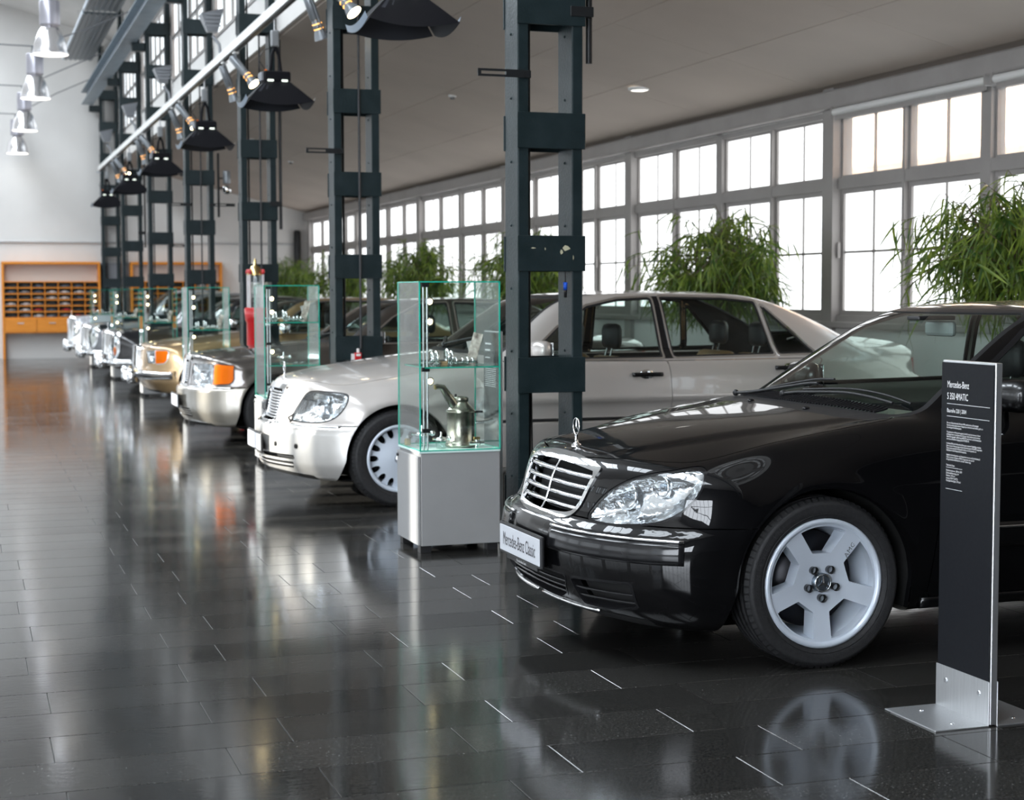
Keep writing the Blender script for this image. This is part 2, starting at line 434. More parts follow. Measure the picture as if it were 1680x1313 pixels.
# far side of the nave: glazed wall with clear upper lights that let the sun in
LX = -11.5
mb = MB(); mb.box(LX - .3, LX, -4, YB, 0, .9); mb.box(LX - .3, LX, -4, YB, 3.5, 4.05); mb.box(LX - .3, LX, -4, YB, 5.45, 7.4)
S(mb, 'wall_left', WHITE_WALL, 'white wall across the nave')
for kk in range(-3, 7):
    y = 8.97 + kk * PITCH
    if y > YB or y < -4: continue
    S(MB().box(LX - .3, LX + .06, y - .30, y + .30, .9, 7.2), 'trim_%d' % (kk + 40), WHITE_WALL, 'white pier of the wall across the nave')
    if y + PITCH > YB: continue
    a, b = y + .30, y + PITCH - .30; nw += 1
    fr = MB(); rect_ring(fr, 'x', LX - .12, a, b, .9, 3.5, .08, .1); rect_ring(fr, 'x', LX - .12, a, b, 4.05, 5.45, .07, .1)
    w = struct(fr.build('window_%d' % nw, DGREEN), 'steel framed window across the nave')
    nx = 8; dw = (b - a - .16) / nx
    for i in range(nx):
        MB().quad((LX - .07, a + .08 + i * dw, 4.12), (LX - .07, a + .08 + (i + 1) * dw, 4.12), (LX - .07, a + .08 + (i + 1) * dw, 5.38), (LX - .07, a + .08 + i * dw, 5.38)).build('pane', CLEAR if kk >= 0 else MATS['frosted_daylight_pane'], w)
        # unseen panel added over part of each upper light, shaping the sun stripes
        op = ((.14, .09, .16, .10, .07, .42, .42, .40) if kk == 0 else (.16, .40, .12, .09, .30, .12, .40, .1)) [i] if kk >= 0 else .0
        y1_ = a + .08 + (i + 1) * dw - (op if kk % 2 == 0 else 0); y0_ = a + .08 + i * dw + (op if kk % 2 else 0)
        if y1_ - y0_ > .03: MB().box(LX - .035, LX - .025, y0_, y1_, 4.10, 5.40).build('blind', mat('window_blind', (.55, .54, .52), .8), w)
        for j in range(3):
            z0 = .98 + j * .813
            MB().box(LX - .08, LX - .07, a + .08 + i * dw + .02, a + .08 + (i + 1) * dw - .02, z0 + .02, z0 + .793).build('pane', FROST_L, w)
        if i:
            MB().box(LX - .10, LX - .04, a + .08 + i * dw - .02, a + .08 + i * dw + .02, .98, 3.42).build('glazing_bar', DGREEN, w)
            MB().box(LX - .10, LX - .04, a + .08 + i * dw - .03, a + .08 + i * dw + .03, 4.12, 5.38).build('glazing_bar', DGREEN, w)
    for z in (1.793, 2.606): MB().box(LX - .10, LX - .04, a + .08, b - .08, z - .02, z + .02).build('glazing_bar', DGREEN, w)
# roof lights of the nave
for kk in range(-3, 7):
    y = 9.15 + kk * PITCH
    if y + 3.6 > YB or y < -3.5: continue
    nw += 1
    z = lambda x: 9.4 - abs(x + 4.0) * (2.2 / 7.6) - .02 - (.1 if x < -4 else 0)
    fr = MB(); pa = MB()
    xa, xb = -3.9, -.3
    fr.add([(xa, y + .2, z(xa) - .03), (xb, y + .2, z(xb) - .03), (xb, y + 3.6, z(xb) - .03), (xa, y + 3.6, z(xa) - .03)], [(3, 2, 1, 0)])
    w = struct(fr.build('window_%d' % nw, FRAME), 'roof light in the nave ceiling')
    for i in range(3):
        q0, q1 = y + .25 + i * 1.1, y + .25 + i * 1.1 + 1.02
        MB().add([(xa + .06, q0, z(xa + .06) - .045), (xb - .06, q0, z(xb - .06) - .045), (xb - .06, q1, z(xb - .06) - .045), (xa + .06, q1, z(xa + .06) - .045)], [(3, 2, 1, 0)]).build('pane', FROST_R, w)
# unseen glowing panes added behind the camera to brighten rims and flanks
fr = MB(); rect_ring(fr, 'y', -4.0, -10.8, -2.6, .6, 4.6, .10, .06); nw += 1
w = struct(fr.build('window_%d' % nw, DGREEN), 'unseen glowing panes added behind the camera')
for i in range(8):
    for j in range(3):
        MB().box(-10.68 + i * 1.0, -9.74 + i * 1.0, -3.97, -3.96, .72 + j * 1.27, .72 + j * 1.27 + 1.2).build('pane', FROST_F, w)
    if i: MB().box(-10.73 + i * 1.0, -10.69 + i * 1.0, -3.99, -3.94, .7, 4.5).build('glazing_bar', DGREEN, w)
# house across the street, seen through the clear upper panes
hb = thing('house_facade', 'peach rendered house seen through the clear upper panes', 'building', (15.0, 12.0, 0))
MB().box(0, 3, -14, 16, -1, 9).build('wall', mat('peach_render', (.86, .56, .40), .9), hb)
for i in range(9):
    MB().box(-.04, .1, -12 + i * 3, -10.8 + i * 3, 4.6, 6.3).build('window', mat('house_window', (.75, .72, .70), .2), hb)
# ------------------------------------------------------------------ implicit sheet-metal surfaces for the cars
def tab(*p):
    """smooth monotone table y(x) from pairs (x, y), constant beyond its ends"""
    xs = np.array([a for a, _ in p], float); ys = np.array([b for _, b in p], float)
    h = np.diff(xs); d = np.diff(ys) / h
    m = np.zeros(len(xs))
    for i in range(1, len(xs) - 1):
        if d[i - 1] * d[i] > 0:
            w1, w2 = 2 * h[i] + h[i - 1], h[i] + 2 * h[i - 1]
            m[i] = (w1 + w2) / (w1 / d[i - 1] + w2 / d[i])
    m[0], m[-1] = d[0], d[-1]
    def f(x):
        x = np.clip(np.asarray(x, float), xs[0], xs[-1])
        i = np.clip(np.searchsorted(xs, x, side='right') - 1, 0, len(xs) - 2)
        t = (x - xs[i]) / h[i]
        return ((1 + 2 * t) * (1 - t) ** 2 * ys[i] + t * (1 - t) ** 2 * h[i] * m[i] + t * t * (3 - 2 * t) * ys[i + 1] + t * t * (t - 1) * h[i] * m[i + 1])
    return f
def smax(a, b, k):
    d = np.maximum(k - np.abs(a - b), 0.0) / k
    return np.maximum(a, b) + d * d * k * 0.25
def smin(a, b, k): return -smax(-a, -b, k)
def gauss(x, s): return np.exp(-(x / s) ** 2)
def sstep(a, b, x):
    t = np.clip((x - a) / (b - a), 0, 1); return t * t * (3 - 2 * t)

def grad(F, P, e=8e-4):
    x, y, z = P[:, 0], P[:, 1], P[:, 2]
    g = np.stack([F(x + e, y, z) - F(x - e, y, z), F(x, y + e, z) - F(x, y - e, z), F(x, y, z + e) - F(x, y, z - e)], 1) / (2 * e)
    return g
def project(F, P, it=3, lim=0.02):
    for _ in range(it):
        g = grad(F, P); n2 = (g * g).sum(1) + 1e-9
        st = g * (F(P[:, 0], P[:, 1], P[:, 2]) / n2)[:, None]
        l = np.linalg.norm(st, axis=1, keepdims=True)
        P = P - st * np.minimum(1.0, lim / (l + 1e-9))
    return P
def normals(F, P):
    g = grad(F, P); return g / (np.linalg.norm(g, axis=1, keepdims=True) + 1e-9)
def nets(F, lo, hi, h):
    ax = [np.arange(l, u + h, h) for l, u in zip(lo, hi)]
    ax[1] = np.arange(-math.ceil(hi[1] / h) * h - h / 2, math.ceil(hi[1] / h) * h + h, h)
    X, Y, Z = ax
    G = F(X[:, None, None], Y[None, :, None], Z[None, None, :]).astype(np.float32)
    S = G < 0
    c = np.zeros(tuple(n - 1 for n in G.shape), np.int8)
    for i in (0, 1):
        for j in (0, 1):
            for k in (0, 1):
                c += S[i:S.shape[0] - 1 + i, j:S.shape[1] - 1 + j, k:S.shape[2] - 1 + k]
    act = (c > 0) & (c < 8)
    I, J, K = np.nonzero(act)
    idx = -np.ones(c.shape, np.int64); idx[I, J, K] = np.arange(len(I))
    acc = np.zeros((len(I), 3)); cnt = np.zeros(len(I))
    cor = [(i, j, k) for i in (0, 1) for j in (0, 1) for k in (0, 1)]
    for a in cor:
        for d in range(3):
            if a[d]: continue
            b = list(a); b[d] = 1
            ga = G[I + a[0], J + a[1], K + a[2]]; gb = G[I + b[0], J + b[1], K + b[2]]
            m = (ga < 0) != (gb < 0)
            t = np.where(m, ga / np.where(m, ga - gb, 1), 0)
            p = np.stack([I + a[0] + (t if d == 0 else 0), J + a[1] + (t if d == 1 else 0), K + a[2] + (t if d == 2 else 0)], 1)
            acc[m] += p[m]; cnt[m] += 1
    P = acc / cnt[:, None] * h + np.array([X[0], Y[0], Z[0]])
    P = project(F, P)
    Q = []
    for d in range(3):
        s0 = [slice(None)] * 3; s1 = [slice(None)] * 3
        s0[d] = slice(0, -1); s1[d] = slice(1, None)
        A, B = S[tuple(s0)], S[tuple(s1)]
        e = np.argwhere(A != B)
        o = [q for q in range(3) if q != d]
        ok = (e[:, o[0]] > 0) & (e[:, o[1]] > 0) & (e[:, o[0]] < c.shape[o[0]]) & (e[:, o[1]] < c.shape[o[1]])
        e = e[ok]
        def cell(da, db):
            q = e.copy(); q[:, o[0]] += da; q[:, o[1]] += db
            return idx[q[:, 0], q[:, 1], q[:, 2]]
        quad = np.stack([cell(-1, -1), cell(0, -1), cell(0, 0), cell(-1, 0)], 1)
        flip = ~A[e[:, 0], e[:, 1], e[:, 2]]
        if d == 1: flip = ~flip
        quad[flip] = quad[flip][:, ::-1]
        Q.append(quad)
    Q = np.concatenate(Q); Q = Q[(Q >= 0).all(1)]
    d1 = np.linalg.norm(P[Q[:, 0]] - P[Q[:, 2]], axis=1); d2 = np.linalg.norm(P[Q[:, 1]] - P[Q[:, 3]], axis=1)
    sw = d1 > d2
    T = np.concatenate([np.where(sw[:, None], Q[:, [0, 1, 3]], Q[:, [0, 1, 2]]), np.where(sw[:, None], Q[:, [1, 2, 3]], Q[:, [0, 2, 3]])])
    return P, T
def compact(V, T):
    if len(T) == 0: return np.zeros((0, 3)), np.zeros((0, 3), int)
    u, inv = np.unique(T, return_inverse=True)
    return V[u], inv.reshape(T.shape)
def clip(M, f):
    """split a triangle mesh along f = 0 -> (inside f<0, outside)"""
    V, T = M
    if len(T) == 0: return M, M
    fv = np.asarray(f(V), float) + np.zeros(len(V)); fv[np.abs(fv) < 1e-7] = 1e-7
    s = fv < 0; cnt = s[T].sum(1)
    Tin, Tout = T[cnt == 3], T[cnt == 0]
    Tm = T[(cnt == 1) | (cnt == 2)]
    if len(Tm):
        sm = s[Tm]; li = sm.sum(1) == 1
        lone = np.where(li, sm.argmax(1), sm.argmin(1)); r = np.arange(len(Tm))
        a, b, c = Tm[r, lone], Tm[r, (lone + 1) % 3], Tm[r, (lone + 2) % 3]
        E = np.sort(np.concatenate([np.stack([a, b], 1), np.stack([a, c], 1)]), 1)
        key = E[:, 0] * (len(V) + 1) + E[:, 1]
        uk, first, inv = np.unique(key, return_index=True, return_inverse=True)
        e = E[first]; t = fv[e[:, 0]] / (fv[e[:, 0]] - fv[e[:, 1]])
        NP = V[e[:, 0]] + (V[e[:, 1]] - V[e[:, 0]]) * t[:, None]
        inv = inv.reshape(-1)
        ab, ac = len(V) + inv[:len(a)], len(V) + inv[len(a):]
        lt = np.stack([a, ab, ac], 1); q1 = np.stack([ab, b, c], 1); q2 = np.stack([ab, c, ac], 1)
        Tin = np.concatenate([Tin, lt[li], q1[~li], q2[~li]]); Tout = np.concatenate([Tout, lt[~li], q1[li], q2[li]])
        V = np.concatenate([V, NP])
    return compact(V, Tin), compact(V, Tout)
def tri_obj(name, M, m, parent, F=None, off=0.0, wall=0.0, N=None, smooth=True):
    V, T = M
    if len(T) == 0: return None
    if N is None:
        N = normals(F, V) if F is not None else None
    if off: V = V + N * off
    if wall and N is not None:
        # turned-in edge along every border of the sheet
        e = np.concatenate([T[:, [0, 1]], T[:, [1, 2]], T[:, [2, 0]]]); es = np.sort(e, 1)
        key = es[:, 0] * (len(V) + 1) + es[:, 1]
        _, first, ct = np.unique(key, return_index=True, return_counts=True)
        be = e[first[ct == 1]]
        n0 = len(V); bv, inv = np.unique(be, return_inverse=True); inv = inv.reshape(be.shape)
        V = np.concatenate([V, V[bv], V[bv] - N[bv] * wall])
        a, b = n0 + inv[:, 0], n0 + inv[:, 1]; k = len(bv)
        T = np.concatenate([T, np.stack([b, a, a + k], 1), np.stack([b, a + k, b + k], 1)])
        N = None if N is None else np.concatenate([N, N[bv], N[bv]])
        nw = 2 * len(be)
    else: nw = 0
    me = bpy.data.meshes.new(name)
    me.vertices.add(len(V)); me.vertices.foreach_set('co', np.ascontiguousarray(V, np.float32).ravel())
    me.loops.add(len(T) * 3); me.loops.foreach_set('vertex_index', np.ascontiguousarray(T, np.int32).ravel())
    me.polygons.add(len(T)); me.polygons.foreach_set('loop_start', np.arange(0, len(T) * 3, 3, dtype=np.int32))
    try: me.polygons.foreach_set('loop_total', np.full(len(T), 3, np.int32))
    except Exception: pass
    sm = np.ones(len(T), bool) if smooth else np.zeros(len(T), bool)
    if nw: sm[-nw:] = False
    me.polygons.foreach_set('use_smooth', sm)
    me.update(calc_edges=True)
    me.materials.append(m)
    if N is not None and smooth:
        if nw:
            ln = N[T.ravel()].copy(); tri = V[T[-nw:]]
            fn = np.cross(tri[:, 1] - tri[:, 0], tri[:, 2] - tri[:, 0]); fn /= np.linalg.norm(fn, axis=1, keepdims=True) + 1e-12
            ln[-nw * 3:] = np.repeat(fn, 3, 0)
            me.normals_split_custom_set(ln.tolist())
        else:
            me.normals_split_custom_set_from_vertices(N.tolist())
    return obj(name, me, parent)
def sdpoly(poly, u, v):
    """signed distance to a closed polygon (negative inside)"""
    poly = np.asarray(poly, float); u, v = np.asarray(u, float), np.asarray(v, float)
    d = np.full(u.shape, 1e9); ins = np.zeros(u.shape, bool)
    for i in range(len(poly)):
        a, b = poly[i], poly[(i + 1) % len(poly)]
        e = b - a; wu, wv = u - a[0], v - a[1]
        t = np.clip((wu * e[0] + wv * e[1]) / (e @ e + 1e-12), 0, 1)
        d = np.minimum(d, (wu - e[0] * t) ** 2 + (wv - e[1] * t) ** 2)
        cr = ((a[1] > v) != (b[1] > v)) & (u < (b[0] - a[0]) * (v - a[1]) / (b[1] - a[1] + 1e-12) + a[0])
        ins ^= cr
    d = np.sqrt(d)
    return np.where(ins, -d, d)
def smooth_poly(p, n=6, closed=True):
    """Catmull-Rom through the points"""
    p = [np.array(q, float) for q in p]; out = []; m = len(p)
    for i in range(m if closed else m - 1):
        a, b = (p[(i - 1) % m] if closed or i > 0 else p[0]), p[i]
        c, d = p[(i + 1) % m], (p[(i + 2) % m] if closed or i + 2 < m else p[-1])
        for k in range(n):
            t = k / n
            out.append(0.5 * (2 * b + (c - a) * t + (2 * a - 5 * b + 4 * c - d) * t * t + (3 * b - a - 3 * c + d) * t ** 3))
    if not closed: out.append(p[-1])
    return np.array(out)
def march(F, O, D, tmax=3.0, n=160):
    """first hit of rays O + tD with the surface"""
    O = np.atleast_2d(np.asarray(O, float)); D = np.atleast_2d(np.asarray(D, float)); O, D = np.broadcast_arrays(O, D)
    ts = np.linspace(0, tmax, n)
    p = O[:, None, :] + D[:, None, :] * ts[None, :, None]
    ins = F(p[..., 0].ravel(), p[..., 1].ravel(), p[..., 2].ravel()).reshape(len(O), n) < 0
    i = np.where(ins.any(1), ins.argmax(1), n - 1)
    hi = ts[i]; lo = ts[np.maximum(i - 1, 0)]
    for _ in range(16):
        mid = (lo + hi) / 2; p = O + D * mid[:, None]; ins = F(p[:, 0], p[:, 1], p[:, 2]) < 0
        hi = np.where(ins, mid, hi); lo = np.where(ins, lo, mid)
    return O + D * hi[:, None]
def side_pt(F, x, z, s=-1):
    x = np.atleast_1d(np.asarray(x, float)); z = np.zeros_like(x) + z
    return march(F, np.stack([x, np.full_like(x, 1.2 * s), z], 1), np.array([[0, -s, 0]]), 1.2)
def front_pt(F, y, z):
    y = np.atleast_1d(np.asarray(y, float)); z = np.zeros_like(y) + z
    return march(F, np.stack([np.full_like(y, -0.35), y, z], 1), np.array([[1.0, 0, 0]]), 1.6)
def top_pt(F, x, y):
    x = np.atleast_1d(np.asarray(x, float)); y = np.zeros_like(x) + y
    return march(F, np.stack([x, y, np.full_like(x, 1.8)], 1), np.array([[0, 0, -1.0]]), 1.8)
def round_pt(F, cx, z, th):
    """points found outwards-in around a vertical axis at (cx, 0): th = 0 faces the nose"""
    th = np.atleast_1d(np.asarray(th, float)); z = np.zeros_like(th) + z
    d = np.stack([-np.cos(th), np.sin(th), np.zeros_like(th)], 1)
    return march(F, np.stack([np.full_like(th, cx), np.zeros_like(th), z], 1) + d * 2.2, -d, 2.2)
def strip(mb, F, P, w, t, up=None, sink=0.004, closed=False):
    """a moulding of width w, thickness t laid along the surface points P"""
    P = np.asarray(P); N = normals(F, P); n = len(P)
    if closed: Tg = np.roll(P, -1, 0) - np.roll(P, 1, 0)
    else: Tg = np.gradient(P, axis=0)
    Tg /= np.linalg.norm(Tg, axis=1, keepdims=True) + 1e-9
    B = np.cross(N, Tg); B /= np.linalg.norm(B, axis=1, keepdims=True) + 1e-9
    prof = [(-w / 2, -sink), (-w / 2, t * .5), (-w * .28, t), (w * .28, t), (w / 2, t * .5), (w / 2, -sink)]
    vs = []; k = len(prof)
    for i in range(n):
        for a, b in prof: vs.append(P[i] + B[i] * a + N[i] * b)
    fs = []
    for i in range(n if closed else n - 1):
        j = (i + 1) % n
        for q in range(k): fs.append((i * k + q, i * k + (q + 1) % k, j * k + (q + 1) % k, j * k + q))
    if not closed: fs += [tuple(reversed(range(k))), tuple((n - 1) * k + q for q in range(k))]
    mb.add(vs, fs, True)
    return mb
def refine(pts, n):
    """resample a polyline evenly"""
    pts = np.asarray(pts, float); d = np.r_[0, np.cumsum(np.linalg.norm(np.diff(pts, axis=0), axis=1))]
    t = np.linspace(0, d[-1], n)
    return np.stack([np.interp(t, d, pts[:, i]) for i in range(pts.shape[1])], 1)
def img_ray(px, py):
    """direction through a pixel of the 1680x1313 photograph"""
    d = _f + _r * ((px - 840) / 2685.4) - _u * ((py - 656.5) / 2685.4)
    return np.array(d)

# ------------------------------------------------------------------ car body
def car_field(c):
    zc, dr, ye, wp, ws, xn, pl, xr, plr, zb = (c[k] for k in ('zc', 'dr', 'ye', 'wp', 'ws', 'xn', 'pl', 'xr', 'plr', 'zb'))
    L = c['L']; pw = c.get('pw', 2.4); ex = c.get('ex'); kts = c['kts']
    gz, gd, gw, fx, fp, rx, rp = (c[k] for k in ('gz', 'gd', 'gw', 'fx', 'fp', 'rx', 'rp'))
    fs, rs, gk = c.get('fs', 1.9), c.get('rs', 1.9), c.get('gk', 0.09)
    xw = c['wheels']; zw = c['rw']; Ra = c['ra']; fl = c.get('flare', 0.012); kf = c.get('kf', 0.06)
    def F(x, y, z):
        a = np.abs(y)
        top = z - (zc(x) - dr(x) * (a / ye(x)) ** pw)
        if ex is not None: top = top - ex(x, a)
        w = wp(x) + ws(z)
        if fl:
            for q in xw:
                w = w + fl * gauss(np.sqrt((x - q) ** 2 + (z - zw) ** 2) - Ra - .01, 0.05) * (z > zw - .2)
        side = a - w
        nose = (xn(z) + pl(a)) - x
        tail = x - (L - xr(z) - plr(a))
        b = smax(top, side, kts(x))
        b = smax(b, nose * 0.9, kf); b = smax(b, tail * 0.9, c.get('kr', 0.06)); b = smax(b, zb(x) - z, 0.05)
        if c.get('fender') is not None: b = c['fender'](b, x, a, z)
        g = smax(z - (gz(x) - gd * a * a), a - gw(z) - c.get('gwx', lambda q: 0)(x), gk)
        g = smax(g, (fx(z) + fp(a) - x) / fs, gk * .8); g = smax(g, (x - rx(z) + rp(a)) / rs, gk * .8); g = smax(g, c.get('gb', 0.7) - z, .05)
        return smin(b, g, c.get('kg', 0.035))
    return F
CHROME = mat('chrome', (0.86, 0.87, 0.88), 0.06, 1.0)
BLACK_RUBBER = noisy('black_rubber', (0.012, 0.012, 0.013), (0.022, 0.022, 0.023), 60, 0.62, bump=.15, bscale=220)
BLACK_PLASTIC = mat('black_plastic', (0.016, 0.016, 0.017), 0.42)
BLACK_GLOSS = mat('black_gloss', (0.01, 0.01, 0.011), 0.12)
WELL = mat('wheel_well_black', (0.008, 0.008, 0.008), 0.8)
CAR_GLASS = thin_glass('car_glass', (0.70, 0.79, 0.76), 0.9, 1.52)
LENS = thin_glass('lamp_lens', (0.93, 0.95, 0.96), 1.0, 1.45)
REFLECTOR = mat('lamp_reflector', (0.80, 0.82, 0.84), 0.16, 1.0)
AMBER = mat('amber_lens', (0.80, 0.155, 0.003), 0.35, 0.0, 0.0, 0.08)
RED_LENS = mat('red_lens', (0.55, 0.01, 0.01), 0.12, 0.0, 1.0)
RIM = mat('rim_silver', (0.60, 0.66, 0.74), 0.36, 0.22, 0.3)
STEEL = mat('brushed_steel', (0.55, 0.56, 0.58), 0.32, 1.0)
DARK_SEAT = noisy('black_leather', (0.018, 0.018, 0.02), (0.03, 0.03, 0.033), 30, 0.45, bump=.1, bscale=160)
TAN_SEAT = noisy('tan_leather', (0.36, 0.20, 0.09), (0.42, 0.24, 0.11), 30, 0.45, bump=.1, bscale=160)
LAMP_BUCKET = noisy('lamp_bucket', (0.60, 0.62, 0.63), (0.88, 0.89, 0.90), 9, 0.13, 0.95, bump=.9, bscale=16)

def star_mesh(r, t, name='star_emblem'):
    """three pointed star in a ring, facing -y, centred on the origin"""
    mb = MB()
    mb.tube([(r * math.cos(2 * PI * i / 28), 0, r * math.sin(2 * PI * i / 28)) for i in range(28)], t, 6, closed=True)
    for k in range(3):
        an = PI / 2 + k * 2 * PI / 3
        d = Vector((math.cos(an), 0, math.sin(an))); s = Vector((-math.sin(an), 0, math.cos(an)))
        w = r * .17
        a, b, p = s * w - d * w * .55, -s * w - d * w * .55, d * r
        f, bk = Vector((0, -t * 1.2, 0)), Vector((0, t * 1.2, 0))
        mb.add([a, p, b, f, bk], [(0, 1, 3), (1, 2, 3), (2, 0, 3), (1, 0, 4), (2, 1, 4), (0, 2, 4)])
    return mb
TIRE = {}
def tire_mesh(ro, ri, w):
    k = (ro, ri, w)
    if k not in TIRE:
        mb = MB(); h = w / 2; sw = ro - ri
        prof = [(ri - .012, h * .62), (ri, h * .80), (ri + .008, h * .86), (ri + sw * .22, h * .97), (ri + sw * .5, h * 1.02), (ri + sw * .68, h * 1.0), (ri + sw * .72, h * 1.005), (ri + sw * .86, h * .93), (ro - .012, h * .84), (ro - .003, h * .74)]
        gro = []
        for g in (.52, .18):
            gro += [(ro, h * (g + .05)), (ro - .007, h * (g + .045)), (ro - .007, h * (g - .045)), (ro, h * (g - .05))]
        half = prof + gro
        full = [(a, -b) for a, b in half] + [(a, b) for a, b in reversed(half)]
        mb.lathe(full, 'y', n=64)
        # shoulder blocks
        for i in range(72):
            a0 = 2 * PI * i / 72; a1 = a0 + 2 * PI / 72 * .72
            for s in (-1, 1):
                q = []
                for an in (a0, a1):
                    for rr, yy in ((ro - .016, h * .90), (ro + .001, h * .745), (ro + .001, h * .60)):
                        q.append((rr * math.cos(an), s * yy, rr * math.sin(an)))
                mb.add(q, [(0, 1, 4, 3), (1, 2, 5, 4)] if s > 0 else [(0, 3, 4, 1), (1, 4, 5, 2)], False)
        # raised ring on the side wall
        for s in (-1, 1):
            mb.tube([((ri + sw * .30) * math.cos(2 * PI * i / 48), s * h * .985, (ri + sw * .30) * math.sin(2 * PI * i / 48)) for i in range(48)], .0025, 4, closed=True)
        TIRE[k] = mb.mesh('wheel', BLACK_RUBBER)
    return TIRE[k]
def disc_face(rmax, hole, depth, back, n=96, rings=26, y0=0.0, rmin=0.0):
    """rim face from a polar sheet: hole(r, th)<0 is cut away and the cut edges run back to 'back'"""
    rr = np.linspace(max(rmin, 1e-3), rmax, rings); th = np.linspace(0, 2 * PI, n, endpoint=False)
    Rg, Tg = np.meshgrid(rr, th, indexing='ij')
    V = np.stack([Rg * np.cos(Tg), y0 + depth(Rg, Tg), Rg * np.sin(Tg)], -1).reshape(-1, 3)
    T = []
    for i in range(rings - 1):
        for j in range(n):
            a, b, c, d = i * n + j, i * n + (j + 1) % n, (i + 1) * n + (j + 1) % n, (i + 1) * n + j
            T += [(a, b, c), (a, c, d)]
    M = (V, np.array(T))
    if hole is not None:
        _, M = clip(M, lambda P: hole(np.hypot(P[:, 0], P[:, 2]), np.arctan2(P[:, 2], P[:, 0])))
    V, T = M
    e = np.concatenate([T[:, [0, 1]], T[:, [1, 2]], T[:, [2, 0]]]); es = np.sort(e, 1); key = es[:, 0] * (len(V) + 1) + es[:, 1]
    _, first, ct = np.unique(key, return_index=True, return_counts=True); be = e[first[ct == 1]]
    r_ = np.hypot(V[:, 0], V[:, 2])
    be = be[(r_[be].max(1) < rmax - 1e-4)]
    bv, inv = np.unique(be, return_inverse=True); inv = inv.reshape(be.shape)
    W = V[bv].copy(); W[:, 1] = back
    sc = np.where(np.hypot(W[:, 0], W[:, 2]) > 0, 1.0, 1.0); W[:, 0] *= sc; W[:, 2] *= sc
    a, b = be[:, 0], be[:, 1]; a2, b2 = len(V) + len(bv) + inv[:, 0], len(V) + len(bv) + inv[:, 1]; a1, b1 = len(V) + inv[:, 0], len(V) + inv[:, 1]
    T2 = np.concatenate([T, np.stack([b1, a1, a2], 1), np.stack([b1, a2, b2], 1)])
    V2 = np.concatenate([V, V[bv], W])
    mb = MB(); mb.add(V2.tolist(), T2.tolist(), True)
    for i in range(len(T), len(T2)): mb.sm[i] = False
    return mb
def arc_text(word, rad, a0, size, depth, m):
    """letters set round a circle of radius rad, facing -y"""
    mb = MB(); da = size * .92 / rad
    for i, ch in enumerate(word):
        me = text_mesh('letter', ch, size, m, .95, align='CENTER')
        an = a0 - i * da
        M = Matrix.Rotation(-(an - PI / 2), 4, 'Y') @ Matrix.Translation((0, depth, rad)) @ Matrix.Rotation(PI / 2, 4, 'X')
        mb.add([tuple(M @ v.co) for v in me.vertices], [tuple(p.vertices) for p in me.polygons]); bpy.data.meshes.remove(me)
    return mb
RIMS = {}
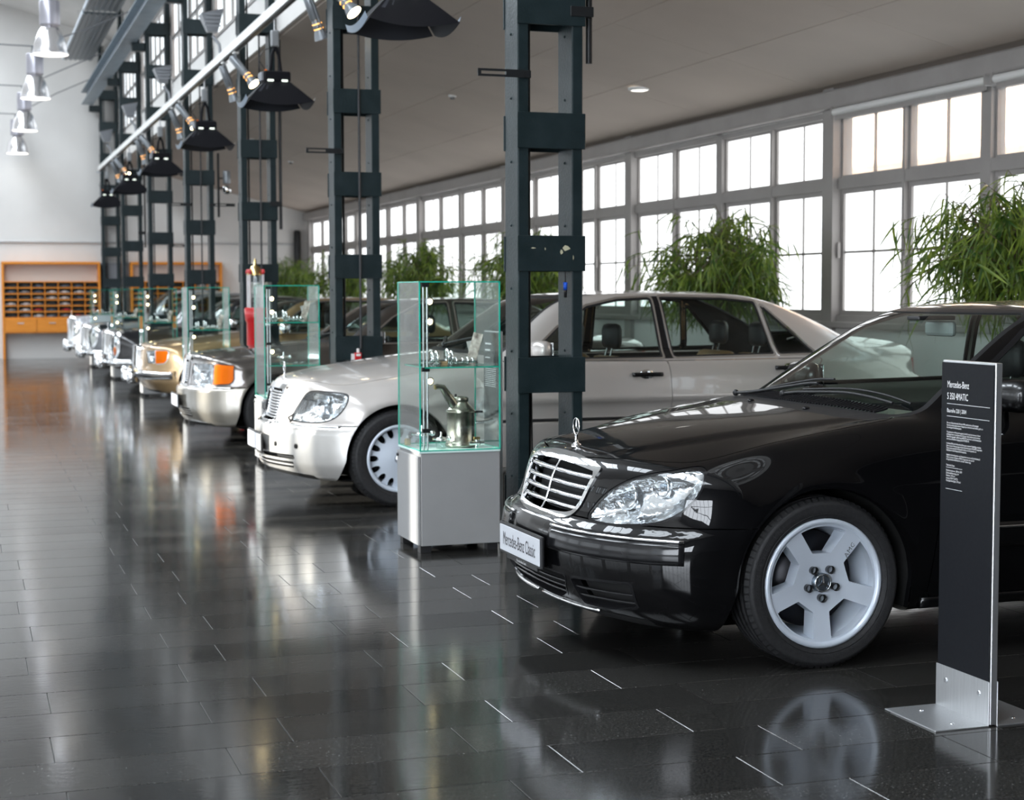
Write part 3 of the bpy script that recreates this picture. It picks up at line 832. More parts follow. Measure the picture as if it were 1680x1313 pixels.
def rim_parts(style, ri, w):
    """list of (name, mesh) whose outer face looks towards -y"""
    k = (style, ri, w)
    if k in RIMS: return RIMS[k]
    out = []; h = w / 2
    lip = MB().lathe([(ri - .022, -h * .55), (ri - .014, -h * .90), (ri - .004, -h * .96), (ri + .008, -h * .92), (ri + .008, -h * .80)], 'y', n=56)
    lip.lathe([(ri - .022, -h * .55), (ri - .04, h * .2), (ri - .05, h * .7)], 'y', n=48)
    if style == 'star5':
        def hole(r, th):
            sp = r * np.sin(np.abs(((th + PI / 2) + PI / 5) % (2 * PI / 5) - PI / 5))   # distance from the nearest spoke axis
            hc = np.abs(((th + PI / 2) % (2 * PI / 5)) - PI / 5)                       # angle from the gap's middle
            f = np.maximum(.034 + .006 * (r / ri) ** 2 - sp, .116 - r * np.cos(hc))
            return np.maximum(f, r - (ri - .024))
        dep = lambda r, t: -h * .80 + .020 * (1 - (r / ri)) + .012 * np.cos(np.minimum(r / ri, 1) * PI) * .5
        face = disc_face(ri - .008, hole, dep, -h * .10, n=180, rings=30, rmin=.0)
        lip.v, lip.f, lip.sm = lip.v, lip.f, lip.sm
        n0 = len(lip.v); lip.v += face.v; lip.f += [[n0 + i for i in f] for f in face.f]; lip.sm += face.sm
        out.append(('rim', lip.mesh('rim', RIM)))
        cap = MB().lathe([(.001, -h * .80), (.034, -h * .80), (.038, -h * .77), (.038, -h * .6)], 'y', n=28)
        out.append(('hub_cap', cap.mesh('hub_cap', mat('hub_cap', (0.16, 0.19, 0.22), .2, .8))))
        st = star_mesh(.034, .0022); st.xf(Matrix.Translation((0, -h * .82, 0)))
        out.append(('hub_star', st.mesh('hub_star', CHROME)))
        for i in range(5):
            an = -PI / 2 + 2 * PI * i / 5
            b = MB().lathe([(.0155, -h * .795), (.0155, -h * .5), (.001, -h * .5)], 'y', (.062 * math.cos(an), -.002, .062 * math.sin(an)), 16)
            b.lathe([(.0165, -h * .80), (.0145, -h * .80), (.0135, -h * .76)], 'y', (.062 * math.cos(an), -.003, .062 * math.sin(an)), 16)
            out.append(('lug_bolt', b.mesh('lug_bolt', BLACK_GLOSS)))
        ink = mat('rim_engraving', (.10, .11, .12), .4)
        me = text_mesh('rim_lettering', 'AMG', .026, ink, 1.15, 1.1, 'CENTER'); M = Matrix.Rotation(-R(54), 4, 'Y') @ Matrix.Translation((.172, -h * .80 - .0012, -.030)) @ Matrix.Rotation(PI / 2, 4, 'X')
        me.transform(M); out.append(('rim_lettering', me))
    elif style == 'holes':
        n = 15
        def hole(r, th):
            ph = (th % (2 * PI / n)) - PI / n
            u = r * np.sin(ph); rc = r - ri * .80
            return np.hypot(u / .021, rc / .038) * .03 - .03
        dep = lambda r, t: -h * .70 - .028 * np.cos(np.clip(r / ri, 0, 1) * PI * .9) * .6 + .012
        face = disc_face(ri - .012, hole, dep, -h * .35, n=180, rings=26)
        n0 = len(lip.v); lip.v += face.v; lip.f += [[n0 + i for i in f] for f in face.f]; lip.sm += face.sm
        out.append(('rim', lip.mesh('rim', RIM)))
        cap = MB().lathe([(.001, -h * .95), (.03, -h * .94), (.036, -h * .86), (.036, -h * .6)], 'y', n=24)
        out.append(('hub_cap', cap.mesh('hub_cap', STEEL)))
    else:
        dep = lambda r, t: -h * .62 - .03 * np.cos(np.clip(r / ri, 0, 1) * 2 * PI) * .5
        face = disc_face(ri - .012, None, dep, 0, n=48, rings=12)
        n0 = len(lip.v); lip.v += face.v; lip.f += [[n0 + i for i in f] for f in face.f]; lip.sm += face.sm
        out.append(('rim', lip.mesh('rim', RIM if style == 'alloy' else CHROME)))
        cap = MB().lathe([(.001, -h * .98), (.05, -h * .96), (.09, -h * .80), (.10, -h * .6)], 'y', n=28)
        out.append(('hub_cap', cap.mesh('hub_cap', CHROME)))
    dm = MB().lathe([(.001, h * .3), (ri * .78, h * .3), (ri * .78, h * .36)], 'y', n=40)
    out.append(('brake_disc', dm.mesh('brake_disc', mat('brake_disc', (.05, .05, .055), .35, .8))))
    RIMS[k] = out
    return out

class Car:
    def __init__(s, spec, name, label, loc, pm, h=0.03, group='cars parked in a row', cat='car'):
        s.c = spec; s.F = car_field(spec); s.pm = pm; s.h = h
        bc = tuple(pm.node_tree.nodes['Principled BSDF'].inputs['Base Color'].default_value)[:3]; s.edge = mat(pm.name + '_edge', bc, .3, pm.node_tree.nodes['Principled BSDF'].inputs['Metallic'].default_value, .5)
        s.root = thing(name, label, cat, loc, group)
        s.loc = np.array(loc, float)
        s.M = nets(s.F, (-.12, -1.02, spec.get('zmin', .1)), (spec['L'] + .12, 1.02, spec['H'] + .06), h)
        s.under()
    def under(s):
        zb = s.c['zb']
        ins, s.M = clip(s.M, lambda V: np.maximum(V[:, 2] - zb(V[:, 0]) - .035, np.abs(V[:, 1]) - .72))
        s.part('underbody', ins, WELL)
    def part(s, name, M, m, parent=None, off=0.0, wall=0.0, label=None):
        o = tri_obj(name, M, m, parent or s.root, s.F, off, wall)
        if o is not None and label: o['label'] = label
        return o
    def cut(s, f):
        ins, s.M = clip(s.M, f); return ins
    def panel(s, name, f, gap=.005, m=None, wall=.012, label=None):
        ins = s.cut(f); s.cut(lambda V: f(V) - gap)
        return s.part(name, ins, m or s.pm, wall=wall, label=label)
    def side(s, poly, sg, rnd=0.0):
        return lambda V: np.maximum(sdpoly(poly, V[:, 0], V[:, 2]) - rnd, .25 - sg * V[:, 1])
    def arches(s):
        c = s.c; zw, Ra = c['rw'], c['ra']
        for q in c['wheels']:
            lf = c.get('lowflare', .3) if q < 2.2 else 0.0
            rr = Ra if q < 2.2 else c.get('ra2', Ra)
            def f(V):
                d = np.hypot(V[:, 0] - q, V[:, 2] - zw) - rr
                d = np.where(V[:, 2] < zw, np.abs(V[:, 0] - q) - rr - lf * np.where(V[:, 0] < q, zw - V[:, 2], 0), d)
                return np.maximum(d, .45 - np.abs(V[:, 1]))
            s.cut(f)
            th = np.linspace(0, PI, 37)
            for sg in (-1, 1):
                x = q + rr * np.cos(th); z = zw + rr * np.sin(th)
                zl = max(float(c['zb'](q)) + .04, .12); x = np.r_[x[0], x, x[-1] - lf * (zw - zl)]; z = np.r_[zl, z, zl]
                P = side_pt(s.F, x, z, sg)
                rows = [P, P + np.array([0, -sg * .022, 0]) , None, None]
                Q = P.copy(); Q[:, 1] = sg * .42
                mb = MB(); k = len(P)
                def loft(A, B):
                    vs = A.tolist() + B.tolist()
                    mb.add(vs, [((i, i + 1, k + i + 1, k + i) if sg > 0 else (i + 1, i, k + i, k + i + 1)) for i in range(k - 1)], True)
                inn = P.copy(); inn[:, 1] -= sg * .02; inn[:, 0] = q + (P[:, 0] - q) * .985; inn[:, 2] = zw + (P[:, 2] - zw) * .985
                loft(P, inn)
                inn2 = inn.copy(); inn2[:, 0] = q + (inn[:, 0] - q) * 1.05; inn2[:, 2] = zw + (inn[:, 2] - zw) * 1.05
                loft(inn, inn2)
                mb.build('arch_lip', s.edge, s.root)
                mw = MB(); mb = mw
                Q[:, 0] = inn2[:, 0]; Q[:, 2] = inn2[:, 2]
                loft(inn2, Q)
                mw.add([tuple(p) for p in Q], [tuple(range(k)) if sg < 0 else tuple(reversed(range(k)))])
                mw.build('wheel_well', WELL, s.root)
    def wheels(s, style, ri, w, track):
        c = s.c
        tm = tire_mesh(c['rw'], ri, w)
        lt = None
        if style == 'star5': lt = arc_text('MICHELIN', ri + (c['rw'] - ri) * .42, R(172), .030, -w / 2 * 1.022, mat('tire_lettering', (.030, .030, .031), .5)).mesh('tire_lettering', MATS['tire_lettering'])
        for q in c['wheels']:
            for sg in (-1, 1):
                o = obj('wheel', tm, s.root, (q, sg * track / 2, c['rw']))
                if sg > 0: o.rotation_euler = (0, 0, PI)
                for nm, me in rim_parts(style, ri, w): obj(nm, me, o)
                if lt: obj('tire_lettering', lt, o)
    def glass_front(s, ya, z0, z1, x1=3.0, name='windshield', band=.018, sign=1, r=.05, m=None):
        def f(V):
            a = np.abs(V[:, 1])
            d = smax(smax(a - ya(V[:, 2]), V[:, 2] - z1, r), z0 - V[:, 2] - .04 * a * a, r)
            return np.maximum(d, sign * (V[:, 0] - x1))
        ins = s.cut(f)
        tr = s.cut(lambda V: f(V) - band)
        s.part('windshield_seal' if sign > 0 else 'rear_window_seal', tr, BLACK_PLASTIC, wall=.01)
        s.part(name, ins, m or CAR_GLASS, off=-.004)
    def side_windows(s, polys, trim=CHROME, band=.016, rnd=.012, m=None, inner=.0):
        for sg in (-1, 1):
            for p in polys:
                f = s.side(p, sg, rnd)
                ins = s.cut(lambda V: f(V) + inner) if inner else s.cut(f)
                s.part('side_window', ins, m or CAR_GLASS, off=-.004)
                if inner:
                    s.part('window_seal', s.cut(f), BLACK_PLASTIC, off=.001, wall=.01)
                s.part('window_trim', s.cut(lambda V: f(V) - band), trim, off=.003, wall=.012)
    def doors(s, polys, handle=None, rnd=.01):
        out = []
        for sg in (-1, 1):
            for p in polys:
                out.append((sg, s.panel('door', s.side(p, sg, rnd))))
        return out
    def handle(s, x, z, sg, door, l=.24, m=None, bowl=True):
        P = side_pt(s.F, np.linspace(x - l / 2, x + l / 2, 9), z, sg)
        mb = MB(); strip(mb, s.F, P, .032, .030, sink=-.012)
        h = mb.build('door_handle', m or BLACK_GLOSS, door or s.root)
        if bowl:
            c = side_pt(s.F, [x], z, sg)[0]; n = normals(s.F, c[None])[0]
            mb = MB().sphere((0, 0, 0), .05, 16, 8, (1.15, .16, .8)); mb.xf(Matrix.Translation(Vector(c + n * .001)))
            mb.build('handle_bowl', CHROME, door or s.root)
        # little end mounts that carry the grip
        for xx in (x - l * .42, x + l * .42):
            c = side_pt(s.F, [xx], z, sg)[0]; n = normals(s.F, c[None])[0]
            MB().tube([c - n * .01, c + n * .02], .011, 8).build('handle_mount', m or BLACK_GLOSS, door or s.root)
    def interior(s, seats, dash_x, floor=(1.2, 4.2), sm=None, dm=None, rear=True, sh=1.0, wheel_side=-1, hw=.72, z0=.36, hr=True):
        sm = sm or DARK_SEAT
        MB().box(floor[0], floor[1], -hw, hw, .26, .34, .03).build('cabin_floor', DARK_SEAT, s.root)
        for sg in (-1, 1): MB().box(floor[0], floor[1], sg * hw - .02, sg * hw + .02, .33, .92, .015).build('door_lining', DARK_SEAT, s.root)
        # dashboard
        prof = [(dash_x - .30, .62), (dash_x - .32, .86), (dash_x - .25, .945), (dash_x - .05, .955), (dash_x + .05, .91), (dash_x + .08, .8), (dash_x, .62)]
        MB().prism(prof, 'y', -hw, hw).build('dashboard', dm or BLACK_PLASTIC, s.root)
        sw = MB(); cx, cy_, cz = dash_x + .24, wheel_side * .36, .86
        ring = [(cx + .09 * math.sin(t) , cy_ + .19 * math.cos(t), cz + .165 * math.sin(t)) for t in np.linspace(0, 2 * PI, 29)[:-1]]
        sw.tube(ring, .014, 8, closed=True)
        sw.box(cx - .03, cx + .01, cy_ - .17, cy_ + .17, cz - .025, cz + .025, .012); sw.tube([(cx - .22, cy_, cz - .12), (cx, cy_, cz)], .03, 8)
        sw.build('steering_wheel', BLACK_PLASTIC, s.root)
        for (sx, sy, w, back, m2) in seats:
            m = m2 or sm
            mb = MB().box(-.05, .48, -w / 2, w / 2, z0, z0 + .17, .06)
            o = mb.build('seat', m, s.root, (sx, sy, 0))
            b = MB().box(0, .15, -w / 2 + .01, w / 2 - .01, 0, .58 * sh, .06); b.xf(Matrix.Rotation(R(14), 4, 'Y') @ Matrix.Translation((0, 0, 0)))
            bo = b.build('seat_back', m, o, (.40, 0, z0 + .10))
            if hr:
                ys = (0,) if w < .7 else (-.36, .36)
                for yy in ys:
                    hd = MB().box(.0, .10, -.125, .125, .0, .19, .045)
                    hd.build('headrest', sm, o, (.40 + .145 + .02, yy, z0 + .10 + .60 * sh))
                    for q in (-.05, .05): MB().tube([(.575, yy + q, z0 + .62 * sh), (.61, yy + q, z0 + .10 + .64 * sh)], .006, 6).build('headrest_post', CHROME, o)
    def mirror(s, x, z, sg, m=None, sc=(1, 1, 1), out=.10):
        c = side_pt(s.F, [x], z - .06, sg)[0]
        mb = MB().box(-.065 * sc[0], .058 * sc[0], -.115 * sc[1], .115 * sc[1], -.07 * sc[2], .072 * sc[2], .045)
        mb.tube([(0, -sg * .06, -.03), (.0, -sg * (out + .03), -.06)], [.03, .045], 8)
        o = mb.build('door_mirror', m or s.edge, s.root, (x, c[1] + sg * out, z))
        g = MB().box(.052 * sc[0], .060 * sc[0], -.095 * sc[1], .095 * sc[1], -.055, .06, .004)
        g.build('mirror_glass', mat('mirror_glass', (.8, .82, .84), .03, 1.0), o)
    def ornament(s, x, z, r=.037):
        mb = star_mesh(r, .0028); mb.xf(Matrix.Rotation(-PI / 2, 4, 'Z')); mb.xf(Matrix.Translation((0, 0, r + .045)))
        o = mb.build('hood_ornament', CHROME, s.root, (x, 0, z))
        b = MB().lathe([(.022, -.006), (.021, .004), (.008, .012), (.0055, .03), (.008, .046)], 'z', n=16)
        b.build('ornament_base', CHROME, o)
    def plate(s, x, z, text=None, w=.52, hh=.113, tilt=0.0):
        o = MB().box(-.012, .006, -w / 2 - .012, w / 2 + .012, -hh / 2 - .012, hh / 2 + .012, .006).build('license_plate', BLACK_PLASTIC, s.root, (x, 0, z))
        o.rotation_euler = (0, R(tilt), 0)
        f = MB().box(-.016, -.010, -w / 2, w / 2, -hh / 2, hh / 2, .002); f.build('plate_face', mat('plate_silver', (.62, .64, .68), .35, .3), o)
        if text:
            me = text_mesh('plate_lettering', text, .082, mat('plate_ink', (.03, .03, .035), .5), .56, 1.0, 'CENTER')
            t = obj('plate_lettering', me, o, (-.0168, 0, -.027)); t.rotation_euler = (PI / 2, 0, -PI / 2)
        return o
    def done(s):
        s.part('body', s.M, s.pm, wall=.0)
        return s.root
# ------------------------------------------------------------------ the black saloon beside the sign
def build_black():
    P = tab
    c = dict(L=5.04, H=1.445, rw=.340, ra=.380, wheels=(.925, 3.89), zmin=.1,
        zc=P((0, .60), (.10, .735), (.17, .800), (.24, .832), (.45, .880), (.75, .928), (1.05, .966), (1.35, 1.0), (2.2, 1.03), (3.4, 1.06), (4.0, 1.085), (4.5, 1.085), (4.85, 1.06), (5.04, 1.02)),
        dr=P((0, .06), (.2, .07), (.45, .085), (.8, .055), (1.2, .035), (1.5, .03), (3.8, .05), (4.5, .075), (5.04, .09)),
        ye=P((0, .8), (5, .8)), pw=2.6,
        wp=P((0, .89), (.5, .912), (1.0, .926), (2.5, .928), (3.9, .922), (4.6, .895), (5.04, .85)),
        ws=P((.1, -.10), (.17, -.055), (.22, -.030), (.35, -.008), (.55, 0), (.72, -.010), (.86, -.030), (.95, -.055), (1.05, -.10), (1.2, -.16)),
        xn=P((.1, .20), (.16, .12), (.20, .075), (.26, .035), (.34, .008), (.43, 0), (.49, .006), (.535, .03), (.565, .062), (.60, .082), (.70, .112), (.80, .150), (.9, .20), (1.1, .4)),
        pl=P((0, 0), (.15, .003), (.3, .016), (.42, .038), (.55, .083), (.68, .155), (.78, .240), (.86, .345), (.93, .48), (1.1, .85)),
        xr=P((.1, .35), (.2, .12), (.3, .03), (.5, 0), (.62, .01), (.70, .05), (.85, .06), (1.0, .07), (1.1, .12)),
        plr=P((0, 0), (.4, .02), (.65, .10), (.8, .22), (.92, .42), (1.1, .7)),
        zb=P((0, .19), (.3, .165), (.6, .16), (1.3, .20), (3.6, .21), (4.3, .22), (5.04, .27)),
        kts=P((0, .13), (.5, .16), (1.2, .13), (3.5, .13), (5, .15)), kf=.055, kr=.07,
        gz=P((1.3, 1.30), (1.9, 1.405), (2.2, 1.435), (2.6, 1.446), (3.0, 1.438), (3.4, 1.405), (3.9, 1.30)), gd=.085,
        gw=P((.7, .90), (.98, .800), (1.1, .765), (1.25, .705), (1.4, .635), (1.5, .58)),
        fx=P((.7, .70), (.98, 1.225), (1.1, 1.42), (1.25, 1.68), (1.40, 1.95), (1.5, 2.15)), fp=P((0, 0), (.3, .03), (.5, .085), (.65, .155), (.8, .25)), fs=1.9,
        rx=P((.7, 4.8), (1.05, 4.16), (1.2, 3.86), (1.4, 3.36), (1.5, 3.05)), rp=P((0, 0), (.4, .05), (.6, .13), (.8, .3)), rs=2.2, gk=.10, kg=.03, flare=.013)
    # hood creases running from the grille to the pillars
    def ex(x, a):
        yc = .36 + .33 * np.clip((x - .2) / 1.15, 0, 1)
        return (.010 * sstep(.05, -.05, a - yc) - .006 + .012 * gauss(a - .80, .10) * sstep(.35, .8, x)) * sstep(.12, .4, x) * sstep(1.6, 1.2, x)
    c['ex'] = ex
    pm = paint('black_paint', (0.0022, 0.0022, 0.0026), 0.0, 0.3, (.26, .26, .225), .04, .75)
    k = Car(c, 'car', 'glossy black saloon with five-spoke alloy wheels behind the black sign', (2.27, 6.57, 0), pm, .021)
    F = k.F; root = k.root
    def onto(pts):   # photograph outline -> points on this body
        D = np.array([img_ray(*p) for p in pts]); D /= np.linalg.norm(D, axis=1, keepdims=True)
        O = np.array([0, 0, CAM_H]) - k.loc
        return march(F, O + D * 4.0, D, 5.0, 500)
    k.arches()
    k.wheels('star5', .250, .235, 1.60)
    # ---- glazing
    k.glass_front(tab((.9, .745), (1.0, .725), (1.2, .655), (1.4, .565)), 1.0, 1.392, 2.6)
    k.glass_front(tab((.9, .74), (1.05, .72), (1.2, .63), (1.4, .52)), 1.09, 1.385, 3.2, 'rear_window', sign=-1)
    k.side_windows([[(1.64, 1.045), (2.66, 1.062), (2.62, 1.375), (2.25, 1.365), (2.02, 1.30)], [(2.74, 1.062), (3.50, 1.075), (3.55, 1.20), (3.36, 1.315), (3.1, 1.372), (2.70, 1.376)],
                    [(3.56, 1.076), (3.80, 1.085), (3.62, 1.20)]], BLACK_GLOSS, .016, .012)
    # ---- head lamps
    cr = [(520, 652), (545, 606), (600, 545), (680, 492), (760, 457), (850, 437), (930, 426), (1010, 411), (1070, 404), (1104, 416), (1110, 450), (1087, 520), (1042, 580), (980, 630), (910, 664), (830, 682), (700, 686), (600, 678)]
    L3 = onto([(800 + x / 3.127, 640 + y / 3.127) for x, y in cr])
    al = R(42); ua = lambda V: np.abs(V[:, 1]) * math.cos(al) + V[:, 0] * math.sin(al)
    lp = smooth_poly(np.stack([ua(L3), L3[:, 2]], 1), 4)
    lc = L3.mean(0)
    for sg in (-1, 1):
        f = lambda V: np.maximum(np.maximum(sdpoly(lp, ua(V), V[:, 2]), .2 - sg * V[:, 1]), V[:, 0] - .75)
        ins = k.cut(f)
        k.part('lamp_seal', k.cut(lambda V: f(V) - .009), BLACK_GLOSS, off=-.003, wall=.02)
        o = k.part('headlamp', ins, LENS, off=.001, label='clear teardrop headlamp')
        # reflector housing behind the lens
        V, T = ins; N = normals(F, V)
        dist = np.clip(-sdpoly(lp, ua(V), V[:, 2]), 0, 1)
        W = V - N * (.012 + np.minimum(dist * 1.2, .055))[:, None]
        tri_obj('reflector', (W, T), LAMP_BUCKET, o, None)
        for (u, zz, r, dp) in ((.545, .668, .056, .06), (.70, .722, .044, .05)):
            # find the surface point with that u
            cand = np.argmin((ua(V) - u) ** 2 + (V[:, 2] - zz) ** 2); p = V[cand]; n = N[cand]
            d = Vector((-0.92, sg * .34, .02)).normalized(); q = Vector(p) - d * .088
            mb = MB().lathe([(.001, 0), (r * .5, .006), (r * .85, .03), (r, .05), (r * 1.06, .052), (r * 1.06, .04)], 'z', n=24)
            mb.xf(Matrix.Translation(q) @ d.to_track_quat('Z', 'Y').to_matrix().to_4x4())
            mb.build('lamp_bowl', REFLECTOR, o)
            bb = MB().sphere((0, 0, 0), r * .42, 14, 8); bb.xf(Matrix.Translation(q + d * .028)); bb.build('lamp_bulb', thin_glass('bulb_glass', (.75, .8, .85), 1.0, 1.8), o)
    # ---- grille opening, chrome frame, slats
    gy = lambda z: np.interp(z, (.555, .60, .70, .765, .80), (.28, .345, .385, .402, .395))
    gp = smooth_poly([(-.395, .778), (-.2, .800), (0, .806), (.2, .800), (.395, .778), (.402, .742), (.382, .68), (.345, .60), (.285, .560), (.12, .548), (0, .545), (-.12, .548), (-.285, .560), (-.345, .60), (-.382, .68), (-.402, .742)], 4)
    f = lambda V: np.maximum(sdpoly(gp, V[:, 1], V[:, 2]), V[:, 0] - .45)
    ins = k.cut(lambda V: f(V) + .022 + .016 * sstep(.74, .78, V[:, 2]))
    g = k.part('grille', k.cut(f), CHROME, off=.006, wall=.05, label='chrome radiator grille frame')
    V, T = ins; tri_obj('grille_back', (V + np.array([.07, 0, 0]), T), WELL, g, None)
    for i in range(4):
        z = .598 + i * .044
        hw = gy(z) - .025
        P3 = front_pt(F, np.linspace(-hw, hw, 25), z); P3[:, 0] += .012
        mb = MB(); n = len(P3); vs = []; fs = []
        for p in P3:
            for dx, dz in ((-.010, .0), (-.004, .009), (.02, .010), (.022, -.001), (-.003, -.009)): vs.append((p[0] + dx, p[1], p[2] + dz))
        for a in range(n - 1):
            for q in range(5): fs.append((a * 5 + q, a * 5 + 5 + q, a * 5 + 5 + (q + 1) % 5, a * 5 + (q + 1) % 5))
        mb.add(vs, fs, True); mb.build('slat', CHROME, g)
    P3 = front_pt(F, np.zeros(12), np.linspace(.556, .79, 12)); P3[:, 0] += .004
    MB().tube(P3.tolist(), .006, 8).build('grille_bar', CHROME, g)
    # ---- bonnet
    hp = smooth_poly([(.175, 0), (.185, .2), (.215, .36), (.245, .44), (.30, .545), (.38, .64), (.50, .705), (.8, .745), (1.1, .765), (1.28, .765), (1.33, .70), (1.30, .5), (1.27, .25), (1.26, 0)], 4, closed=False)
    hp = np.concatenate([hp, hp[::-1] * np.array([1, -1])])
    k.panel('hood', lambda V: np.maximum(sdpoly(hp, V[:, 0], V[:, 1]), .62 - V[:, 2]), .005)
    # ---- bumper with rub strips, intakes
    def fb(V): return np.maximum(V[:, 2] - .572, V[:, 0] - .70)
    def opening(name, poly, bars, back=.06):
        for sg in ((1,) if name == 'lower_intake' else (-1, 1)):
            pp = np.asarray(poly)
            f = lambda V: np.maximum(np.maximum(sdpoly(pp, np.abs(V[:, 1]) if name != 'lower_intake' else V[:, 1], V[:, 2]) - .008, V[:, 0] - .6), (-1 if name == 'lower_intake' else 0.05 - sg * V[:, 1]))
            ins = k.cut(f); V, T = ins
            o = k.part(name, k.cut(lambda V: f(V) - .008), BLACK_GLOSS, off=.002, wall=.04)
            if len(T) == 0: continue
            tri_obj('intake_back', (V + np.array([back, 0, 0]), T), WELL, o, None)
            for z in bars:
                ys = [V[:, 1].min() + .008, V[:, 1].max() - .008]
                Q = front_pt(F, np.linspace(ys[0], ys[1], 13), z); Q[:, 0] += .012
                mb = MB(); mb.tube(Q.tolist(), .0055, 6); mb.build('intake_bar', BLACK_GLOSS, o)
    opening('lower_intake', [(-.36, .330), (.36, .330), (.33, .262), (.25, .235), (-.25, .235), (-.33, .262)], (.262, .285, .308))
    opening('side_intake', [(.42, .325), (.70, .338), (.70, .262), (.60, .238), (.45, .238)], (.268, .300))
    bo = k.panel('front_bumper', fb, .005)
    for sg in (-1, 1):
        th = np.linspace(R(15.5), R(57), 30) * sg
        P3 = round_pt(F, .9, .475, th); mb = MB(); strip(mb, F, P3, .085, .012); mb.build('rub_strip', BLACK_GLOSS, bo)
        P3 = round_pt(F, .9, .522, th); mb = MB(); strip(mb, F, P3, .014, .018); mb.build('chrome_strip', CHROME, bo)
        th = np.linspace(R(2), R(34), 22) * sg
        P3 = round_pt(F, .9, .215, th); mb = MB(); strip(mb, F, P3, .010, .010); mb.build('lip_moulding', CHROME, bo)
    # ---- doors and flank
    d1 = [(1.40, .27), (2.70, .27), (2.72, .9), (2.68, 1.03), (1.55, 1.005), (1.50, .9)]
    d2 = [(2.71, .27), (3.42, .27), (3.60, .52), (3.72, .72), (3.78, 1.04), (2.69, 1.03), (2.73, .9)]
    dd = k.doors([d1, d2])
    for i, (sg, d) in enumerate(dd):
        k.handle((2.50, 3.50)[i % 2], .88, sg, d, m=k.edge, bowl=False)
        x0, x1 = ((1.45, 2.69), (2.73, 3.50))[i % 2]
        mb = MB(); strip(mb, F, side_pt(F, np.linspace(x0, x1, 24), .50, sg), .10, .012); mb.build('side_moulding', k.edge, d)
        mb = MB(); strip(mb, F, side_pt(F, np.linspace(x0, x1, 24), .532, sg), .012, .016); mb.build('chrome_strip', CHROME, d)
    for sg in (-1, 1):
        mb = MB(); strip(mb, F, side_pt(F, np.linspace(1.36, 3.45, 40), .235, sg), .05, .012); mb.build('sill_moulding', k.edge, root)
        k.mirror(1.80, 1.06, sg, out=.07, sc=(.9, 1.1, .95))
    tp = [(4.10, 0), (4.10, .60), (4.5, .66), (5.1, .66), (5.1, 0)]; tp = tp + [(a, -b) for a, b in reversed(tp)]
    k.panel('trunk_lid', lambda V: np.maximum(np.maximum(sdpoly(tp, V[:, 0], V[:, 1]), .62 - V[:, 2]), 4.1 - V[:, 0]), .005)
    for sg in (-1, 1):
        f = lambda V: np.maximum(np.maximum(np.abs(V[:, 2] - .79) - .12, 4.72 - V[:, 0]), .58 - sg * V[:, 1])
        k.part('tail_lamp', k.cut(f), RED_LENS)
    # ---- cowl, vents, wipers
    mb = MB()
    for y0 in np.arange(-.62, .60, .022):
        P3 = top_pt(F, np.linspace(1.235, 1.30, 4) - .0 + .10 * (y0 / .7) ** 2, y0 + .008)
        mb.tube((P3 + np.array([0, 0, .004])).tolist(), .006, 5)
    mb.build('cowl_vent', BLACK_GLOSS, root)
    ws = MB()
    for (xa, ya_, xb, yb) in ((1.27, .10, 1.40, -.62), (1.27, .58, 1.36, -.06)):
        Q = top_pt(F, np.linspace(xa, xb, 14), np.linspace(ya_, yb, 14)); Q[:, 2] += .018
        ws = MB().tube(Q.tolist(), .0075, 6)
        Q2 = top_pt(F, np.linspace(xa + .05, xb + .05, 14), np.linspace(ya_ - .1, yb - .06, 14)); Q2[:, 2] += .010
        ws.tube(Q2.tolist(), .006, 6); ws.sphere(tuple(Q[0]), .016, 10, 6)
        ws.build('wiper', BLACK_PLASTIC, root)
    for y0 in (-.30, .22):
        p = top_pt(F, [1.17], y0)[0]; MB().sphere((p[0], p[1], p[2] + .003), .011, 10, 6, (1.6, 1, .8)).build('washer_nozzle', BLACK_GLOSS, root)
    k.interior([(2.05, -.37, .52, 1, None), (2.05, .37, .52, 1, None), (3.15, 0, 1.3, 1, None)], 1.78, (1.25, 4.0), dm=mat('olive_dash', (.15, .152, .125), .6))
    mb = MB().box(-.02, .02, -.11, .11, -.035, .035, .015); mb.build('rear_view_mirror', mat('grey_plastic', (.32, .33, .33), .4), root, (2.03, 0, 1.315))
    mb = MB().box(-.10, .10, -.05, .05, -.01, .01, .006).build('sensor_housing', BLACK_PLASTIC, root, (1.98, 0, 1.365))
    z0 = top_pt(F, [.225], 0.0)[0]; k.ornament(.225, z0[2] + .002, .036)
    k.plate(-.022, .413, 'Mercedes-Benz Classic')
    sm = MB().box(-.006, .006, -.2, .2, -.012, .012, .003); sm = sm.build('plate_caption', BLACK_PLASTIC, root, (-.020, 0, .337))
    tx = obj('caption_lettering', text_mesh('caption_lettering', 'Mercedes-Benz Classic', .017, mat('caption_ink', (.7, .7, .7), .5), .8, 1.0, 'CENTER'), sm, (-.0066, 0, -.006)); tx.rotation_euler = (PI / 2, 0, -PI / 2)
    return k.done()
